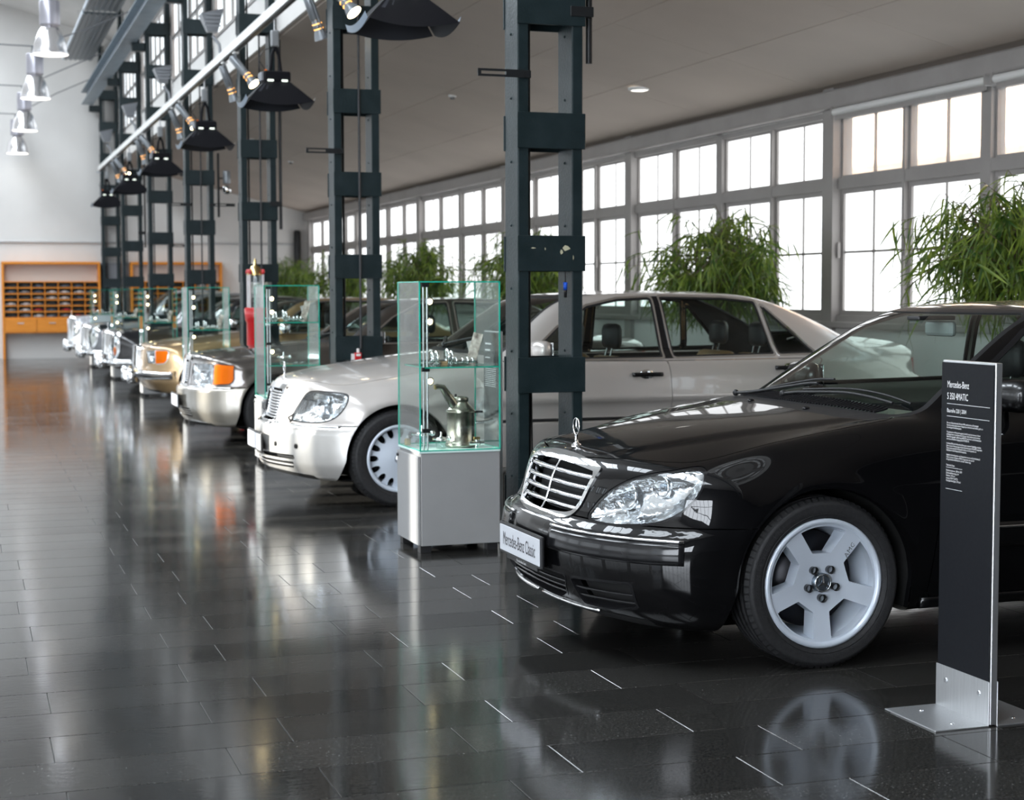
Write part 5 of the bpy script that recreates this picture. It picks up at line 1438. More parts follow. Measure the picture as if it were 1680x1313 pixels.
def old_car(name, label, loc, pm, o):
    """older saloon: upright chrome radiator, lamps in the wing fronts, heavy bumpers"""
    P = tab; zg = o['zg']; L = o['L']; hw = o['hw']; H = o['H']; wz = o.get('wing', zg - .06)
    c = base_spec(L=L, H=H, rw=.335, ra=.365, wheels=(o.get('ax', .78), o.get('ax', .78) + o['wb']), lowflare=.2, pw=2.2,
        zc=P((0, zg - .25), (.08, zg - .10), (.16, zg - .015), (.3, zg + .01), (.8, zg + .035), (1.4, zg + .055), (1.7, zg + .06), (L - 1.0, zg + .03), (L - .3, zg - .08), (L, zg - .22)),
        dr=P((0, .06), (.3, .10), (1.0, .10), (1.7, .09), (L - 1.0, .09), (L, .12)), wp=P((0, hw - .04), (.5, hw - .01), (1.0, hw), (2.6, hw), (L - 1, hw - .01), (L, hw - .08)),
        ws=P((.1, -.16), (.22, -.08), (.35, -.02), (.5, 0), (.65, -.005), (.8, -.02), (.92, -.05), (1.05, -.11), (1.3, -.2)),
        xn=P((.1, .35), (.25, .22), (.38, .13), (.5, .09), (.7, .075), (zg - .12, .09), (zg, .13), (zg + .1, .2)),
        pl=P((0, 0), (.3, .02), (.5, .03), (.65, .035), (.74, .075), (.82, .18), (.9, .36), (1.1, .85)),
        xr=P((.1, .4), (.3, .1), (.5, 0), (.8, .02), (1.0, .1)), plr=P((0, 0), (.5, .03), (.7, .10), (.85, .28), (1.1, .7)),
        zb=P((0, .30), (.6, .24), (1.3, .23), (L - 1, .24), (L, .34)), kts=P((0, .14), (.5, .15), (1.5, .10), (L - 1, .10), (L, .16)),
        gz=P((1.6, H - .16), (2.0, H - .05), (2.4, H - .01), (2.7, H), (3.1, H - .012), (3.5, H - .06), (3.9, H - .2)), gd=.09,
        gw=P((.7, hw), (1.0, hw - .09), (1.2, hw - .15), (1.35, hw - .21), (1.5, hw - .28)), fx=P((.8, 1.28), (1.0, 1.50), (1.2, 1.70), (1.4, 1.95), (1.6, 2.2)), fp=P((0, 0), (.4, .05), (.6, .13), (.8, .28)), fs=1.5,
        rx=P((.8, 4.3), (1.05, 4.0), (1.2, 3.85), (1.4, 3.55), (1.6, 3.2)), rp=P((0, 0), (.5, .06), (.8, .24)), rs=1.8, gk=.12, kg=.05, flare=.02)
    c['ex'] = lambda x, a: (.055 * gauss(a - .66, .13) - .035 * gauss(a - .42, .10)) * sstep(.05, .3, x) * sstep(1.9, 1.2, x)
    k = Car(c, name, label, loc, pm, .04); F = k.F
    k.arches(); k.wheels('cap', .18, .185, hw * 2 - .34)
    yl, z0, z1, yr_ = o['lamp']
    for sg in (-1, 1):
        f = lambda V: np.maximum((np.hypot((sg * V[:, 1] - yl) / yr_, (V[:, 2] - (z0 + z1) / 2) / ((z1 - z0) / 2)) - 1) * .09, V[:, 0] - .7)
        ins = k.cut(f); k.part('lamp_bezel', k.cut(lambda V: f(V) - .018), CHROME, off=.012, wall=.03)
        h = k.part('headlamp', ins, LENS, off=.02)
        if h is None: continue
        V, T = ins; tri_obj('reflector', (V + np.array([.03, 0, 0]), T), mat('lamp_cream', (.72, .72, .66), .25, .3), h, None)
        p = V.mean(0); MB().sphere((p[0] + .02, p[1], (z0 + z1) / 2 + (z1 - z0) * .16), (z1 - z0) * .22, 16, 10, (.35, 1, 1)).build('lamp_bowl', REFLECTOR, h)
        if o.get('amber'): MB().sphere((p[0] + .005, p[1], z0 + (z1 - z0) * .27), .055, 12, 8, (.4, .9, 1.3)).build('indicator', AMBER, h)
    radiator(k, o.get('gx', .02), o['g0'], zg, o['gw0'], o['gw1'], nslat=o.get('ns', 10))
    chrome_bumper(k, o['bz'], o.get('bh', .12), .13, 60); overriders(k, -.12, (-.38, .38), o['bz'] + .02, .24); chrome_bumper(k, o['bz'] + .03, .12, .09, rear=True, name='rear_bumper')
    d1 = [(1.50, .30), (2.62, .30), (2.64, .86), (2.62, zg + .0), (1.62, zg + .0), (1.58, .8)]; d2 = [(2.64, .30), (3.16, .30), (3.3, .55), (3.5, .74), (3.66, zg - .01), (2.64, zg)]
    b = zg + .075
    finish_saloon(k, dict(ya=P((.9, hw - .12), (1.1, hw - .20), (1.4, hw - .36)), yr=P((.9, hw - .14), (1.1, hw - .22), (1.4, hw - .38)), wz=(b + .0, H - .065, b + .02, H - .08),
        win=[[(1.92, b), (2.60, b), (2.58, H - .09), (2.30, H - .10), (2.05, H - .2)], [(2.70, b), (3.38, b), (3.30, H - .16), (3.15, H - .10), (2.68, H - .09)]],
        hood=[(.16, 0), (.17, .2), (.2, .34), (.4, .42), (.9, .52), (1.4, .58), (1.52, .5), (1.50, 0)], trunk=[(4.05, 0), (4.05, .5), (L + .1, .5), (L + .1, 0)], doors=[d1, d2], handles=[(2.45, .84), (3.4, .84)], hm=CHROME, bowl=False,
        mould=(.60, .025, CHROME), mx=[(1.58, 2.62), (2.65, 3.3)], tail=(.72, .10, .2, .5), mirror=(1.95, b + .03), mm=CHROME, wipers=[(1.58, .1, 1.66, -.4), (1.58, .4, 1.64, -.1)],
        seats=[(2.0, -.34, .52, 1, o.get('seat')), (2.0, .34, .52, 1, o.get('seat')), (2.85, 0, 1.25, 1, o.get('seat'))], dash=1.88, cabin=(1.4, 3.8), rvm=(2.06, H - .14), orn=None, hr=False))
    if o.get('plate', True): k.plate(-.06, o['bz'] + .0, w=.46)
    return k.done()
def build_oldies():
    old_car('car', 'black saloon with chrome trim and amber spots in the oval lamps', (2.11, 26.95, 0), paint('old_black_paint', (.006, .006, .007), 0, .3, (.04, .02, .015)),
            dict(zg=.895, L=4.9, hw=.905, H=1.44, wb=2.75, lamp=(.66, .47, .86, .115), amber=True, g0=.46, gw0=.25, gw1=.23, bz=.40, seat=TAN_SEAT))
    old_car('car', 'mid grey saloon with pale oval headlamps', (2.12, 31.9, 0), paint('grey_paint', (.22, .225, .24), .3, .3, (.05, .05, .05)),
            dict(zg=.90, L=4.87, hw=.90, H=1.50, wb=2.75, lamp=(.67, .48, .89, .125), g0=.45, gw0=.25, gw1=.23, bz=.38, plate=False))
    old_car('car', 'pale grey saloon with tall chrome radiator by the end wall', (2.12, 36.2, 0), paint('pale_grey_paint', (.42, .43, .46), .1, .3, (.05, .05, .05)),
            dict(zg=1.0, L=4.75, hw=.87, H=1.56, wb=2.70, lamp=(.64, .60, .86, .12), g0=.42, gw0=.24, gw1=.22, bz=.36, ns=12, plate=False))
build_black(); build_silver(); build_bronze(); build_gold(); build_oldies()
# ------------------------------------------------------------------ steel columns
COLY = [9.05 + PITCH * k for k in range(-2, 7)]
CARS_BETWEEN = ['', '', 'between the black saloon and the silver saloon', 'between the silver saloon and the bronze saloon', 'between the bronze saloon and the gold saloon', 'between the gold saloon and the black chrome-trimmed saloon', 'between the black chrome-trimmed saloon and the grey saloon with oval headlamps', 'between the grey saloon with oval headlamps and the pale grey saloon', 'standing against the white end wall']
BLACK_STEEL = mat('black_steel', (.010, .011, .012), .4)
CABLE = mat('black_cable', (.012, .012, .012), .5)
def column_meshes():
    H = 7.15
    post = MB().box(0, .068, 0, .24, 0, H, .006)
    for z in np.arange(.4, 4.4, .37): post.sphere((-.001, .12, z), .008, 6, 4)
    bat = MB().box(-.006, .416, 0, .014, 0, .208, .003)
    return post.mesh('post', DGREEN), bat.mesh('batten_plate', DGREEN)
POST, BATTEN = column_meshes()
def column(y, label, extra):
    c = thing('steel_column', label, 'column', (3.075, y, 0), 'steel columns of the nave')
    obj('post', POST, c); obj('post', POST, c, (.335, 0, 0))
    for k in range(10):
        z = .185 + k * .7125
        if z > 6.8: break
        obj('batten_plate', BATTEN, c, (0, -.012, z)); obj('batten_plate', BATTEN, c, (0, .238, z))
    MB().box(-.06, .47, -.06, .30, 0, .018, .003).build('base_plate', DGREEN, c)
    MB().tube([(.105, .11, .02), (.102, .11, 4.6), (.10, .11, 7.1)], .011, 8).build('conduit', BLACK_STEEL, c)
    if extra.get('rod'): MB().tube([(.215, -.03, extra['rod']), (.215, -.03, 4.6)], .011, 8).build('conduit', mat('grey_conduit', (.03, .03, .032), .35), c)
    if extra.get('pole'):
        z = extra['pole']; MB().tube([(.46, .05, z), (.46, .05, 4.4)], .019, 10).build('hanging_pole', BLACK_STEEL, c)
        MB().box(.32, .465, -.018, .06, z + .26, z + .32, .004).build('pole_clamp', BLACK_STEEL, c)
    for (z, sg) in extra.get('arm', ()):
        a = MB(); x0, x1 = (-.25, .03) if sg < 0 else (.40, .70)
        a.box(x0, x1, -.030, -.022, z - .022, z - .009); a.box(x0, x1, -.030, -.022, z + .009, z + .022); a.box(x0, x0 + .02, -.030, -.022, z - .009, z + .009); a.box(x0 + .17, x1, -.030, -.022, z - .009, z + .009)
        a.build('bracket_arm', BLACK_STEEL, c)
        MB().box(-.005 if sg < 0 else .33, .075 if sg < 0 else .41, -.022, -.010, z - .022, z + .022, .003).build('bracket_clamp', BLACK_STEEL, c)
    return c
EX = [{}, {}, dict(pole=2.83, arm=[(2.745, -1)]), dict(rod=1.0, arm=[(2.705, -1)]), dict(pole=2.22, rod=.9), dict(rod=.9, arm=[(2.75, -1), (2.75, 1)]), dict(arm=[(2.3, 1)]), dict(pole=2.4), dict()]
for y, lb, ex in zip(COLY, CARS_BETWEEN, EX):
    if not lb: continue
    c = column(y, 'dark green lattice steel column ' + lb, ex)
    if abs(y - 9.05) < .01:
        cream = mat('bare_paint', (.45, .43, .30), .7)
        for (x, z, w, h) in ((.075, 1.745, .03, .008), (.16, 1.74, .006, .018), (.27, 1.745, .05, .034), (.255, 1.722, .02, .03), (.335, 1.69, .006, .03)):
            MB().add([(x, -.0135, z), (x + w * .3, -.0135, z + h * .5), (x + w * .7, -.0135, z + h * .35), (x + w, -.0135, z - h * .1), (x + w * .6, -.0135, z - h * .35), (x + w * .3, -.0135, z - h * .5)], [(5, 4, 3, 2, 1, 0)]).build('paint_chip', cream, c)
        MB().tube([(.30, .02, 1.61), (.30, .02, 1.54)], .004, 6).build('plug_cable', CABLE, c)
        MB().lathe([(.001, 1.50), (.012, 1.50), (.013, 1.545), (.001, 1.546)], 'z', (.30, .02, 0), 12).build('plug', mat('blue_plastic', (.01, .08, .5), .4), c)
        MB().lathe([(.001, 1.455), (.009, 1.456), (.010, 1.50)], 'z', (.30, .02, 0), 12).build('plug_tip', BLACK_PLASTIC, c)
        MB().tube([(.085, .1, .9), (.075, .12, .6), (.11, .1, .35), (.09, .1, .03)], .005, 6).build('cable', CABLE, c)
        MB().tube([(.115, .1, .9), (.12, .1, .5), (.10, .1, .05)], .005, 6).build('cable', CABLE, c)
    if abs(y - 13.98) < .02:
        rb = MB().box(.155, .215, -.062, -.012, .86, .965, .006).build('switch_box', mat('red_plastic', (.55, .015, .02), .3), c)
        MB().box(.165, .205, -.066, -.060, .935, .955, .002).build('switch_label', mat('white_plastic', (.75, .74, .72), .4), rb)
        MB().box(.130, .156, -.05, -.012, .88, .955, .003).build('switch_plate', mat('white_plastic', (.75, .74, .72), .4), c)
        MB().tube([(.19, -.03, .965), (.19, -.03, 1.0)], .013, 8).build('conduit_socket', mat('white_plastic', (.75, .74, .72), .4), c)

# ------------------------------------------------------------------ crane beam, track, radiant panels
BEAM = noisy('blue_grey_steel', (.20, .25, .29), (.27, .32, .36), 5, .4)
b = thing('crane_runway_beam', 'blue grey steel runway beam carried high along the columns', 'beam', (2.80, 0, 5.75))
MB().box(-.13, .13, -14.5, 38.6, 0, .018).build('flange', BEAM, b); MB().box(-.13, .13, -14.5, 38.6, .262, .28).build('flange', BEAM, b); MB().box(-.008, .008, -14.5, 38.6, .018, .262).build('web', BEAM, b)
MB().box(-.03, .03, -14.5, 38.6, .28, .34, .008).build('rail', STEEL, b)
for y in COLY[2:]: MB().box(.05, .29, y + .04, y + .20, -.14, 0, .01).build('bracket', DGREEN, b)
TRACK = mat('white_track', (.80, .80, .78), .4)
b = thing('lighting_track', 'long white lighting track running along the columns', 'lighting track', (2.98, 0, 4.20))
MB().box(-.04, .04, 4.0, 37.75, 0, .10, .006).build('track', TRACK, b); MB().box(-.018, .018, 4.0, 37.7, -.012, .002).build('busbar', BLACK_PLASTIC, b)
for y in COLY[1:]:
    MB().box(.0, .10, y + .05, y + .09, .02, .06, .004).build('hanger', STEEL, b)
PANEL = mat('radiant_panel_metal', (.10, .115, .125), .3, .8)
for i, (y0, y1) in enumerate(((30.75, 36.9), (24.3, 30.45))):
    b = thing('radiant_heating_panel', ['ribbed grey heating panel hung high near the end wall', 'ribbed grey heating panel hung high, second from the end wall'][i], 'heating panel', (2.2, y0, 6.52), 'radiant heating panels')
    L = y1 - y0
    MB().box(0, .60, 0, L, 0, .03).build('plate', PANEL, b)
    for j in range(6): MB().box(.03 + j * .1, .065 + j * .1, 0, L, -.022, 0, .006).build('rib', PANEL, b)
    MB().box(-.03, 0, 0, L, -.02, .06, .004).build('edge_profile', mat('pale_edge', (.6, .65, .7), .4), b)
    for q in (.4, L - .4): MB().tube([(.3, q, .03), (.3, q, 1.75)], .006, 6).build('hanger_rod', STEEL, b)

# ------------------------------------------------------------------ black reflector lamps between the columns
def reflector_lamp(y, label):
    t = thing('reflector_lamp', label, 'lamp', (3.0, y, 3.36), 'black reflector lamps under the track')
    K = mat('black_lamp_metal', (.005, .005, .007), .5, spec=.12); GI = mat('lamp_inside_grey', (.028, .03, .037), .5, spec=.2)
    hb, ht, zt = .33, .125, .205
    def flap(ax, sg):
        vs = []; n = 8
        for i in range(n + 1):
            u = -1 + 2 * i / n
            sag = -.045 * (1 - u * u)
            a = (u * ht, sg * ht, zt); bb = (u * hb * .96, sg * hb, sag)
            if ax == 'y': a, bb = (a[0], a[1], a[2]), (bb[0], bb[1], bb[2])
            else: a, bb = (a[1], a[0], a[2]), (bb[1], bb[0], bb[2])
            vs += [a, bb]
        ins = [(x * .985, q * .985, z + .0) for x, q, z in vs]
        m = MB(); k = len(vs)
        m.add(vs, [(2 * i, 2 * i + 1, 2 * i + 3, 2 * i + 2) for i in range(n)], True)
        return m, ins, n
    for ax in 'xy':
        for sg in (-1, 1):
            m, ins, n = flap(ax, sg); m.build('shade', K, t)
            m2 = MB().add(ins, [(2 * i + 2, 2 * i + 3, 2 * i + 1, 2 * i) for i in range(n)], True); m2.build('shade_lining', GI, t)
            # rolled lip at the foot of the flap
            edge = [ins[2 * i + 1] for i in range(n + 1)]
            if ax == 'x': MB().add([p for q in edge for p in (q, (q[0] * 1.02 + sg * .012, q[1] * .97, q[2] + .05))], [(2 * i, 2 * i + 1, 2 * i + 3, 2 * i + 2) for i in range(n)], True).build('lip', mat('blue_grey_lip', (.16, .21, .27), .35), t)
    hs = MB().box(-.135, .135, -.125, .125, .20, .31, .02); hs.build('housing', K, t)
    for i in range(4): MB().box(-.155, -.13, -.10 + i * .055, -.065 + i * .055, .215, .30, .004).build('cooling_fin', mat('grey_fin', (.25, .26, .28), .4, .6), t)
    for x in (-.07, .07): MB().box(x - .028, x + .028, -.142, -.128, .205, .222).build('light_slot', emissive('slot_glow', (.85, .95, .85), 1.6), t)
    for x in (-.05, .06): MB().tube([(x, 0, .30), (x * .6, 0, .48), (0, 0, .56)], .017, 8).build('bracket', K, t)
    MB().box(-.04, .04, -.03, .03, .56, .72, .012).build('ballast', mat('ballast_grey', (.30, .31, .32), .35, .6), t)
    MB().tube([(0, 0, .72), (0, 0, .826)], .010, 8).build('suspension', STEEL, t)
    MB().tube([(-.10, -.05, .31), (-.17, -.05, .42), (-.12, -.03, .52), (-.02, 0, .55)], .005, 6).build('cable', CABLE, t)
    MB().sphere((-.10, -.05, .315), .014, 8, 6).build('cable_gland', AMBER, t)
    MB().sphere((0, 0, .17), .06, 12, 8).build('bulb', mat('bulb_off', (.7, .7, .7), .2), t)
LN = ['over the silver saloon', 'over the bronze saloon', 'over the gold saloon', 'over the black chrome-trimmed saloon', 'over the grey saloon with oval headlamps', 'over the pale grey saloon']
for k, nm in enumerate(LN): reflector_lamp(11.36 + 4.95 * k, 'black pyramid reflector lamp hanging ' + nm)

# ------------------------------------------------------------------ track spotlights and floodlights
GREY_METAL = mat('spot_grey', (.22, .235, .25), .35, .5)
GLOW = emissive('warm_lamp_glow', (1.0, .80, .45), 14.0)
GLOW2 = emissive('amber_filament_glow', (1.0, .45, .10), 3.0)
def spot_mesh():
    out = []
    out.append(('barrel', MB().lathe([(.001, .34), (.042, .34), (.046, .33), (.046, .10), (.040, .09), (.001, .09)], 'z', n=16).mesh('barrel', GREY_METAL)))
    r = MB()
    for z in (.055, .010): r.tube([(.045 * math.cos(2 * PI * i / 16), .045 * math.sin(2 * PI * i / 16), z) for i in range(16)], .006, 5, closed=True)
    out.append(('glow_ring', None)); out.pop()
    for z in (.055, .010): out.append(('glow_ring', MB().tube([(.043 * math.cos(2 * PI * i / 16), .043 * math.sin(2 * PI * i / 16), z) for i in range(16)], .0035, 5, closed=True).mesh('glow_ring', GLOW2)))
    out.append(('sleeve', MB().lathe([(.040, .09), (.040, .065), (.043, .05), (.043, .018), (.040, .005), (.045, -.005), (.062, -.05), (.070, -.085)], 'z', n=18).mesh('sleeve', GREY_METAL)))
    out.append(('lamp_face', MB().lathe([(.066, -.083), (.001, -.080)], 'z', n=18).mesh('lamp_face', GLOW)))
    out.append(('side_rail', MB().box(.050, .062, -.008, .008, -.08, .30, .003).mesh('side_rail', GREY_METAL)))
    return out
SPOT = spot_mesh()
BN = ['black', 'silver', 'bronze', 'gold', 'black chrome-trimmed', 'grey', 'pale grey']
def spotlight(y, tilt, turn, label, z=4.02, s=1.0):
    t = thing('track_spotlight', label, 'spotlight', (2.98, y, 4.186), 'spotlights on the white track')
    MB().tube([(0, 0, -.002), (0, 0, -.10)], .014, 8).build('stem', GREY_METAL, t); MB().box(-.03, .03, -.05, .05, -.022, -.002, .005).build('adapter', TRACK, t)
    d = Vector(turn).normalized(); M = Matrix.Translation(Vector((0, 0, -.11)) + d * .27) @ d.to_track_quat('-Z', 'Y').to_matrix().to_4x4()
    for nm, me in SPOT:
        o = obj(nm, me, t); o.matrix_local = M
    return t
SPN = ['silver and bronze', 'bronze and gold', 'gold and black chrome-trimmed', 'black chrome-trimmed and grey', 'two grey']
for k in range(1, 6):
    yc = 9.05 + PITCH * k
    spotlight(yc - .30, 0, (.50, -.46, -.74), 'track spotlight before the column between the %s saloons' % SPN[k - 1])
    spotlight(yc + .55, 0, (.36, .12, -.92), 'track spotlight past the column between the %s saloons' % SPN[k - 1])
def floodlight(y, label):
    t = thing('floodlight', label, 'floodlight', (2.92, y, 4.30), 'floodlights turned up on the track')
    g = mat('flood_grey', (.30, .31, .33), .4, .4)
    MB().tube([(.03, 0, 0), (.02, 0, .10), (-.06, 0, .20)], .02, 8).build('arm', g, t)
    v = [(-.20, -.12, .44), (.06, -.12, .50), (.06, .12, .50), (-.20, .12, .44), (-.12, -.05, .24), (.0, -.05, .24), (.0, .05, .24), (-.12, .05, .24)]
    MB().add(v, [(4, 7, 6, 5), (0, 1, 5, 4), (1, 2, 6, 5), (2, 3, 7, 6), (3, 0, 4, 7)]).build('housing', g, t)
    MB().add([(-.195, -.115, .445), (.055, -.115, .503), (.055, .115, .503), (-.195, .115, .445)], [(0, 1, 2, 3)]).build('lens', mat('flood_lens', (.7, .45, .25), .2), t)
    for i in range(4): MB().box(-.17 + i * .01, .03, -.127, -.118, .29 + i * .045, .305 + i * .045).build('cooling_fin', g, t)
for k, nm in ((2, 'bronze'), (3, 'gold'), (4, 'black chrome-trimmed'), (5, 'grey oval-lamped')):
    floodlight(9.05 + PITCH * k + .65, 'grey floodlight turned up above the column behind the %s saloon' % nm)

# ------------------------------------------------------------------ pendants over the nave with their cables
ALU = mat('spun_aluminium', (.78, .76, .77), .22, .9)
WARMW = emissive('pendant_glow', (1.0, .95, .86), 3.0)
def pendant(y, zb, label):
    t = thing('pendant_lamp', label, 'pendant lamp', (1.25, y, zb), 'aluminium pendant lamps over the aisle')
    MB().lathe([(.245, .0), (.25, .012), (.238, .03), (.225, .12), (.195, .22), (.15, .32), (.115, .375), (.105, .385)], 'z', n=36).build('shade', ALU, t)
    MB().lathe([(.240, .006), (.20, .012), (.001, .02)], 'z', n=32).build('diffuser', WARMW, t)
    MB().lathe([(.095, .378), (.095, .40), (.001, .40)], 'z', n=24).build('neck', CHROME, t)
    MB().lathe([(.001, .405), (.138, .405), (.14, .415), (.14, .73), (.135, .74), (.001, .742)], 'z', n=28).build('ballast_housing', mat('pendant_housing', (.40, .39, .43), .35, .7), t)
    MB().box(-.045, .045, -.03, .03, .74, .86, .008).build('hanger', mat('hanger_grey', (.14, .15, .17), .4, .5), t)
    MB().tube([(.03 + .03 * math.cos(a), 0, .83 + .03 * math.sin(a)) for a in np.linspace(0, 2 * PI, 15)[:-1]], .006, 6, closed=True).build('hook', BLACK_STEEL, t)
for k, (y, zb, nm) in enumerate(((23.9, 4.80, 'column past the gold saloon'), (28.8, 4.74, 'column past the black chrome-trimmed saloon'), (33.7, 4.66, 'column before the pale grey saloon'), (38.2, 4.58, 'white end wall'))):
    pendant(y, zb, 'aluminium bell pendant lamp hanging level with the ' + nm)
    tag(MB().tube([(3.0, y, 6.35), (2.1, y, 5.93), (1.25, y, zb + .87), (-3, y, zb + .93), (-11.4, y, zb + 1.05)], .011, 6).build('suspension_cable', mat('wire_grey', (.16, .16, .17), .5)), 'thin cable across the nave carrying the pendant by the ' + nm, 'cable', 'cables across the nave')

# ------------------------------------------------------------------ sign in front of the black saloon
def sign():
    t = thing('info_sign', 'black information panel in an aluminium frame on a flat metal foot', 'sign', (3.30, 4.71, 0))
    alu = noisy('brushed_aluminium', (.55, .56, .57), (.62, .63, .64), 140, .38, .85, stretch=(1, 1, .06))
    W = .315
    MB().box(.002, .028, 0, W, .005, 1.245, .002).build('panel', alu, t)
    MB().box(-.003, .002, .006, W - .001, .012, 1.238, .001).build('face_plate', noisy('anthracite_face', (.006, .0065, .009), (.008, .009, .011), 90, .5, spec=.15), t)
    for sg in (-1, 1):
        x0, x1 = (-.006, -.003) if sg < 0 else (.028, .031)
        MB().box(x0, x1, -.002, W + .004, .0, .155, .001).build('bracket', alu, t)
        xa, xb = (-.215, -.003) if sg < 0 else (.031, .24)
        f = MB().box(xa, xb, -.002, W + .004, 0, .005, .001).build('foot_plate', alu, t)
        for q in (.06, .25):
            MB().lathe([(.008, 0), (.008, .002), (.001, .0025)], 'z', ((xa + xb) / 2, q, .005), 12).build('screw', CHROME, f)
        if sg < 0:
            for q in (.055, .255):
                MB().lathe([(.0095, 0), (.0095, -.003), (.006, -.004), (.001, -.003)], 'x', (x0, q, .105), 14).build('screw', STEEL, t)
    ink = mat('sign_white_print', (.80, .80, .80), .6)
    def txt(body, y, z, size, xs, sp=1.0, ln=1.0, name='lettering'):
        o = obj(name, text_mesh(name, body, size, ink, xs, sp, line=ln), t, (-.0036, y, z)); o.rotation_euler = (PI / 2, 0, -PI / 2)
    Y0 = .278
    txt('Mercedes-Benz', Y0, 1.150, .034, .62); txt('S 350 4MATIC', Y0, 1.108, .034, .62); txt('Baureihe 220 | 2004', Y0, 1.062, .020, .72)
    for z in (1.092, 1.048): MB().box(-.0038, -.003, .025, Y0, z, z + .0012).build('rule', ink, t)
    para = ['Die neue S-Klasse Baureihe 220 setzt 1998 zunächst nicht auf Extravaganz:', 'Gewichtsreduzierung bei weiterer Steigerung von Sicherheit und Komfort gehört zu', 'den wichtigsten Entwicklungszielen.', '',
            'Trotz dezenter und fein geschwungener Linienführung bietet die neue S-Klasse', 'großzügige Raum in einer gestreckten Karosse. Unter anderem durch die neue', 'elektronisch geregelte Luftfederung AIRMATIC, das Brems- und Assistenzsystem', 'sowie das schlüssellose Zugangssystem KEYLESS-GO.', '',
            'Im Herbst 2002 wird die Baureihe 220 mit einer weiteren Modellpflege versehen.', 'Sie ist als erster Personenwagen mit dem Sicherheitssystem PRE-SAFE ausgestattet.', 'Dieses System nutzt die Fahrdynamik mit Sensoren und Systemen, um', 'Maßnahmen für das Passagierumfeld einzuleiten.', '',
            'Zugleich erhält die Baureihe neue Sechszylindermotoren und den Allradantrieb', 'erstmals mit dem intelligenten 4MATIC ausgestattet, der auch bei', 'widrigen Straßenverhältnissen für optimale Traktion sorgt.']
    txt('\n'.join(para), Y0, 1.022, .0088, .72, ln=.92)
    txt('Technische Daten', Y0, .872, .0095, .75)
    for z, y1 in ((.866, .18), (.790, .18)): MB().box(-.0038, -.003, y1, Y0, z, z + .001).build('rule', ink, t)
    txt('\n'.join(['Produktionszeitraum: 2002 bis 2005', 'Zylinderzahl/Anordnung: 6/V', 'Hubraum: 3.724 cm³', 'Leistung: 180 kW (245 PS)', 'Höchstgeschwindigkeit: 243 km/h']), Y0, .853, .0095, .70, ln=.95)
sign()
# the second sign, by the silver saloon behind the case
def sign2():
    t = thing('info_sign', 'black information panel beside the silver saloon, seen through the glass case', 'sign', (3.14, 9.62, 0))
    MB().box(.002, .026, 0, .30, .005, 1.245, .002).build('panel', MATS['brushed_aluminium'], t)
    MB().box(-.003, .002, .006, .296, .012, 1.238, .001).build('face_plate', MATS['anthracite_face'], t)
    MB().box(-.20, -.003, 0, .30, 0, .005, .001).build('foot_plate', MATS['brushed_aluminium'], t); MB().box(-.006, -.003, 0, .30, 0, .15, .001).build('bracket', MATS['brushed_aluminium'], t)
    for z, h, w in ((1.16, .02, .12), (1.12, .02, .10), (1.075, .012, .10)):
        MB().box(-.0038, -.003, .265 - w, .265, z, z + h * .5).build('lettering', MATS['sign_white_print'], t)
    for i in range(12): MB().box(-.0038, -.003, .05, .265, 1.03 - i * .012, 1.033 - i * .012).build('text_line', MATS['sign_white_print'], t)
sign2()
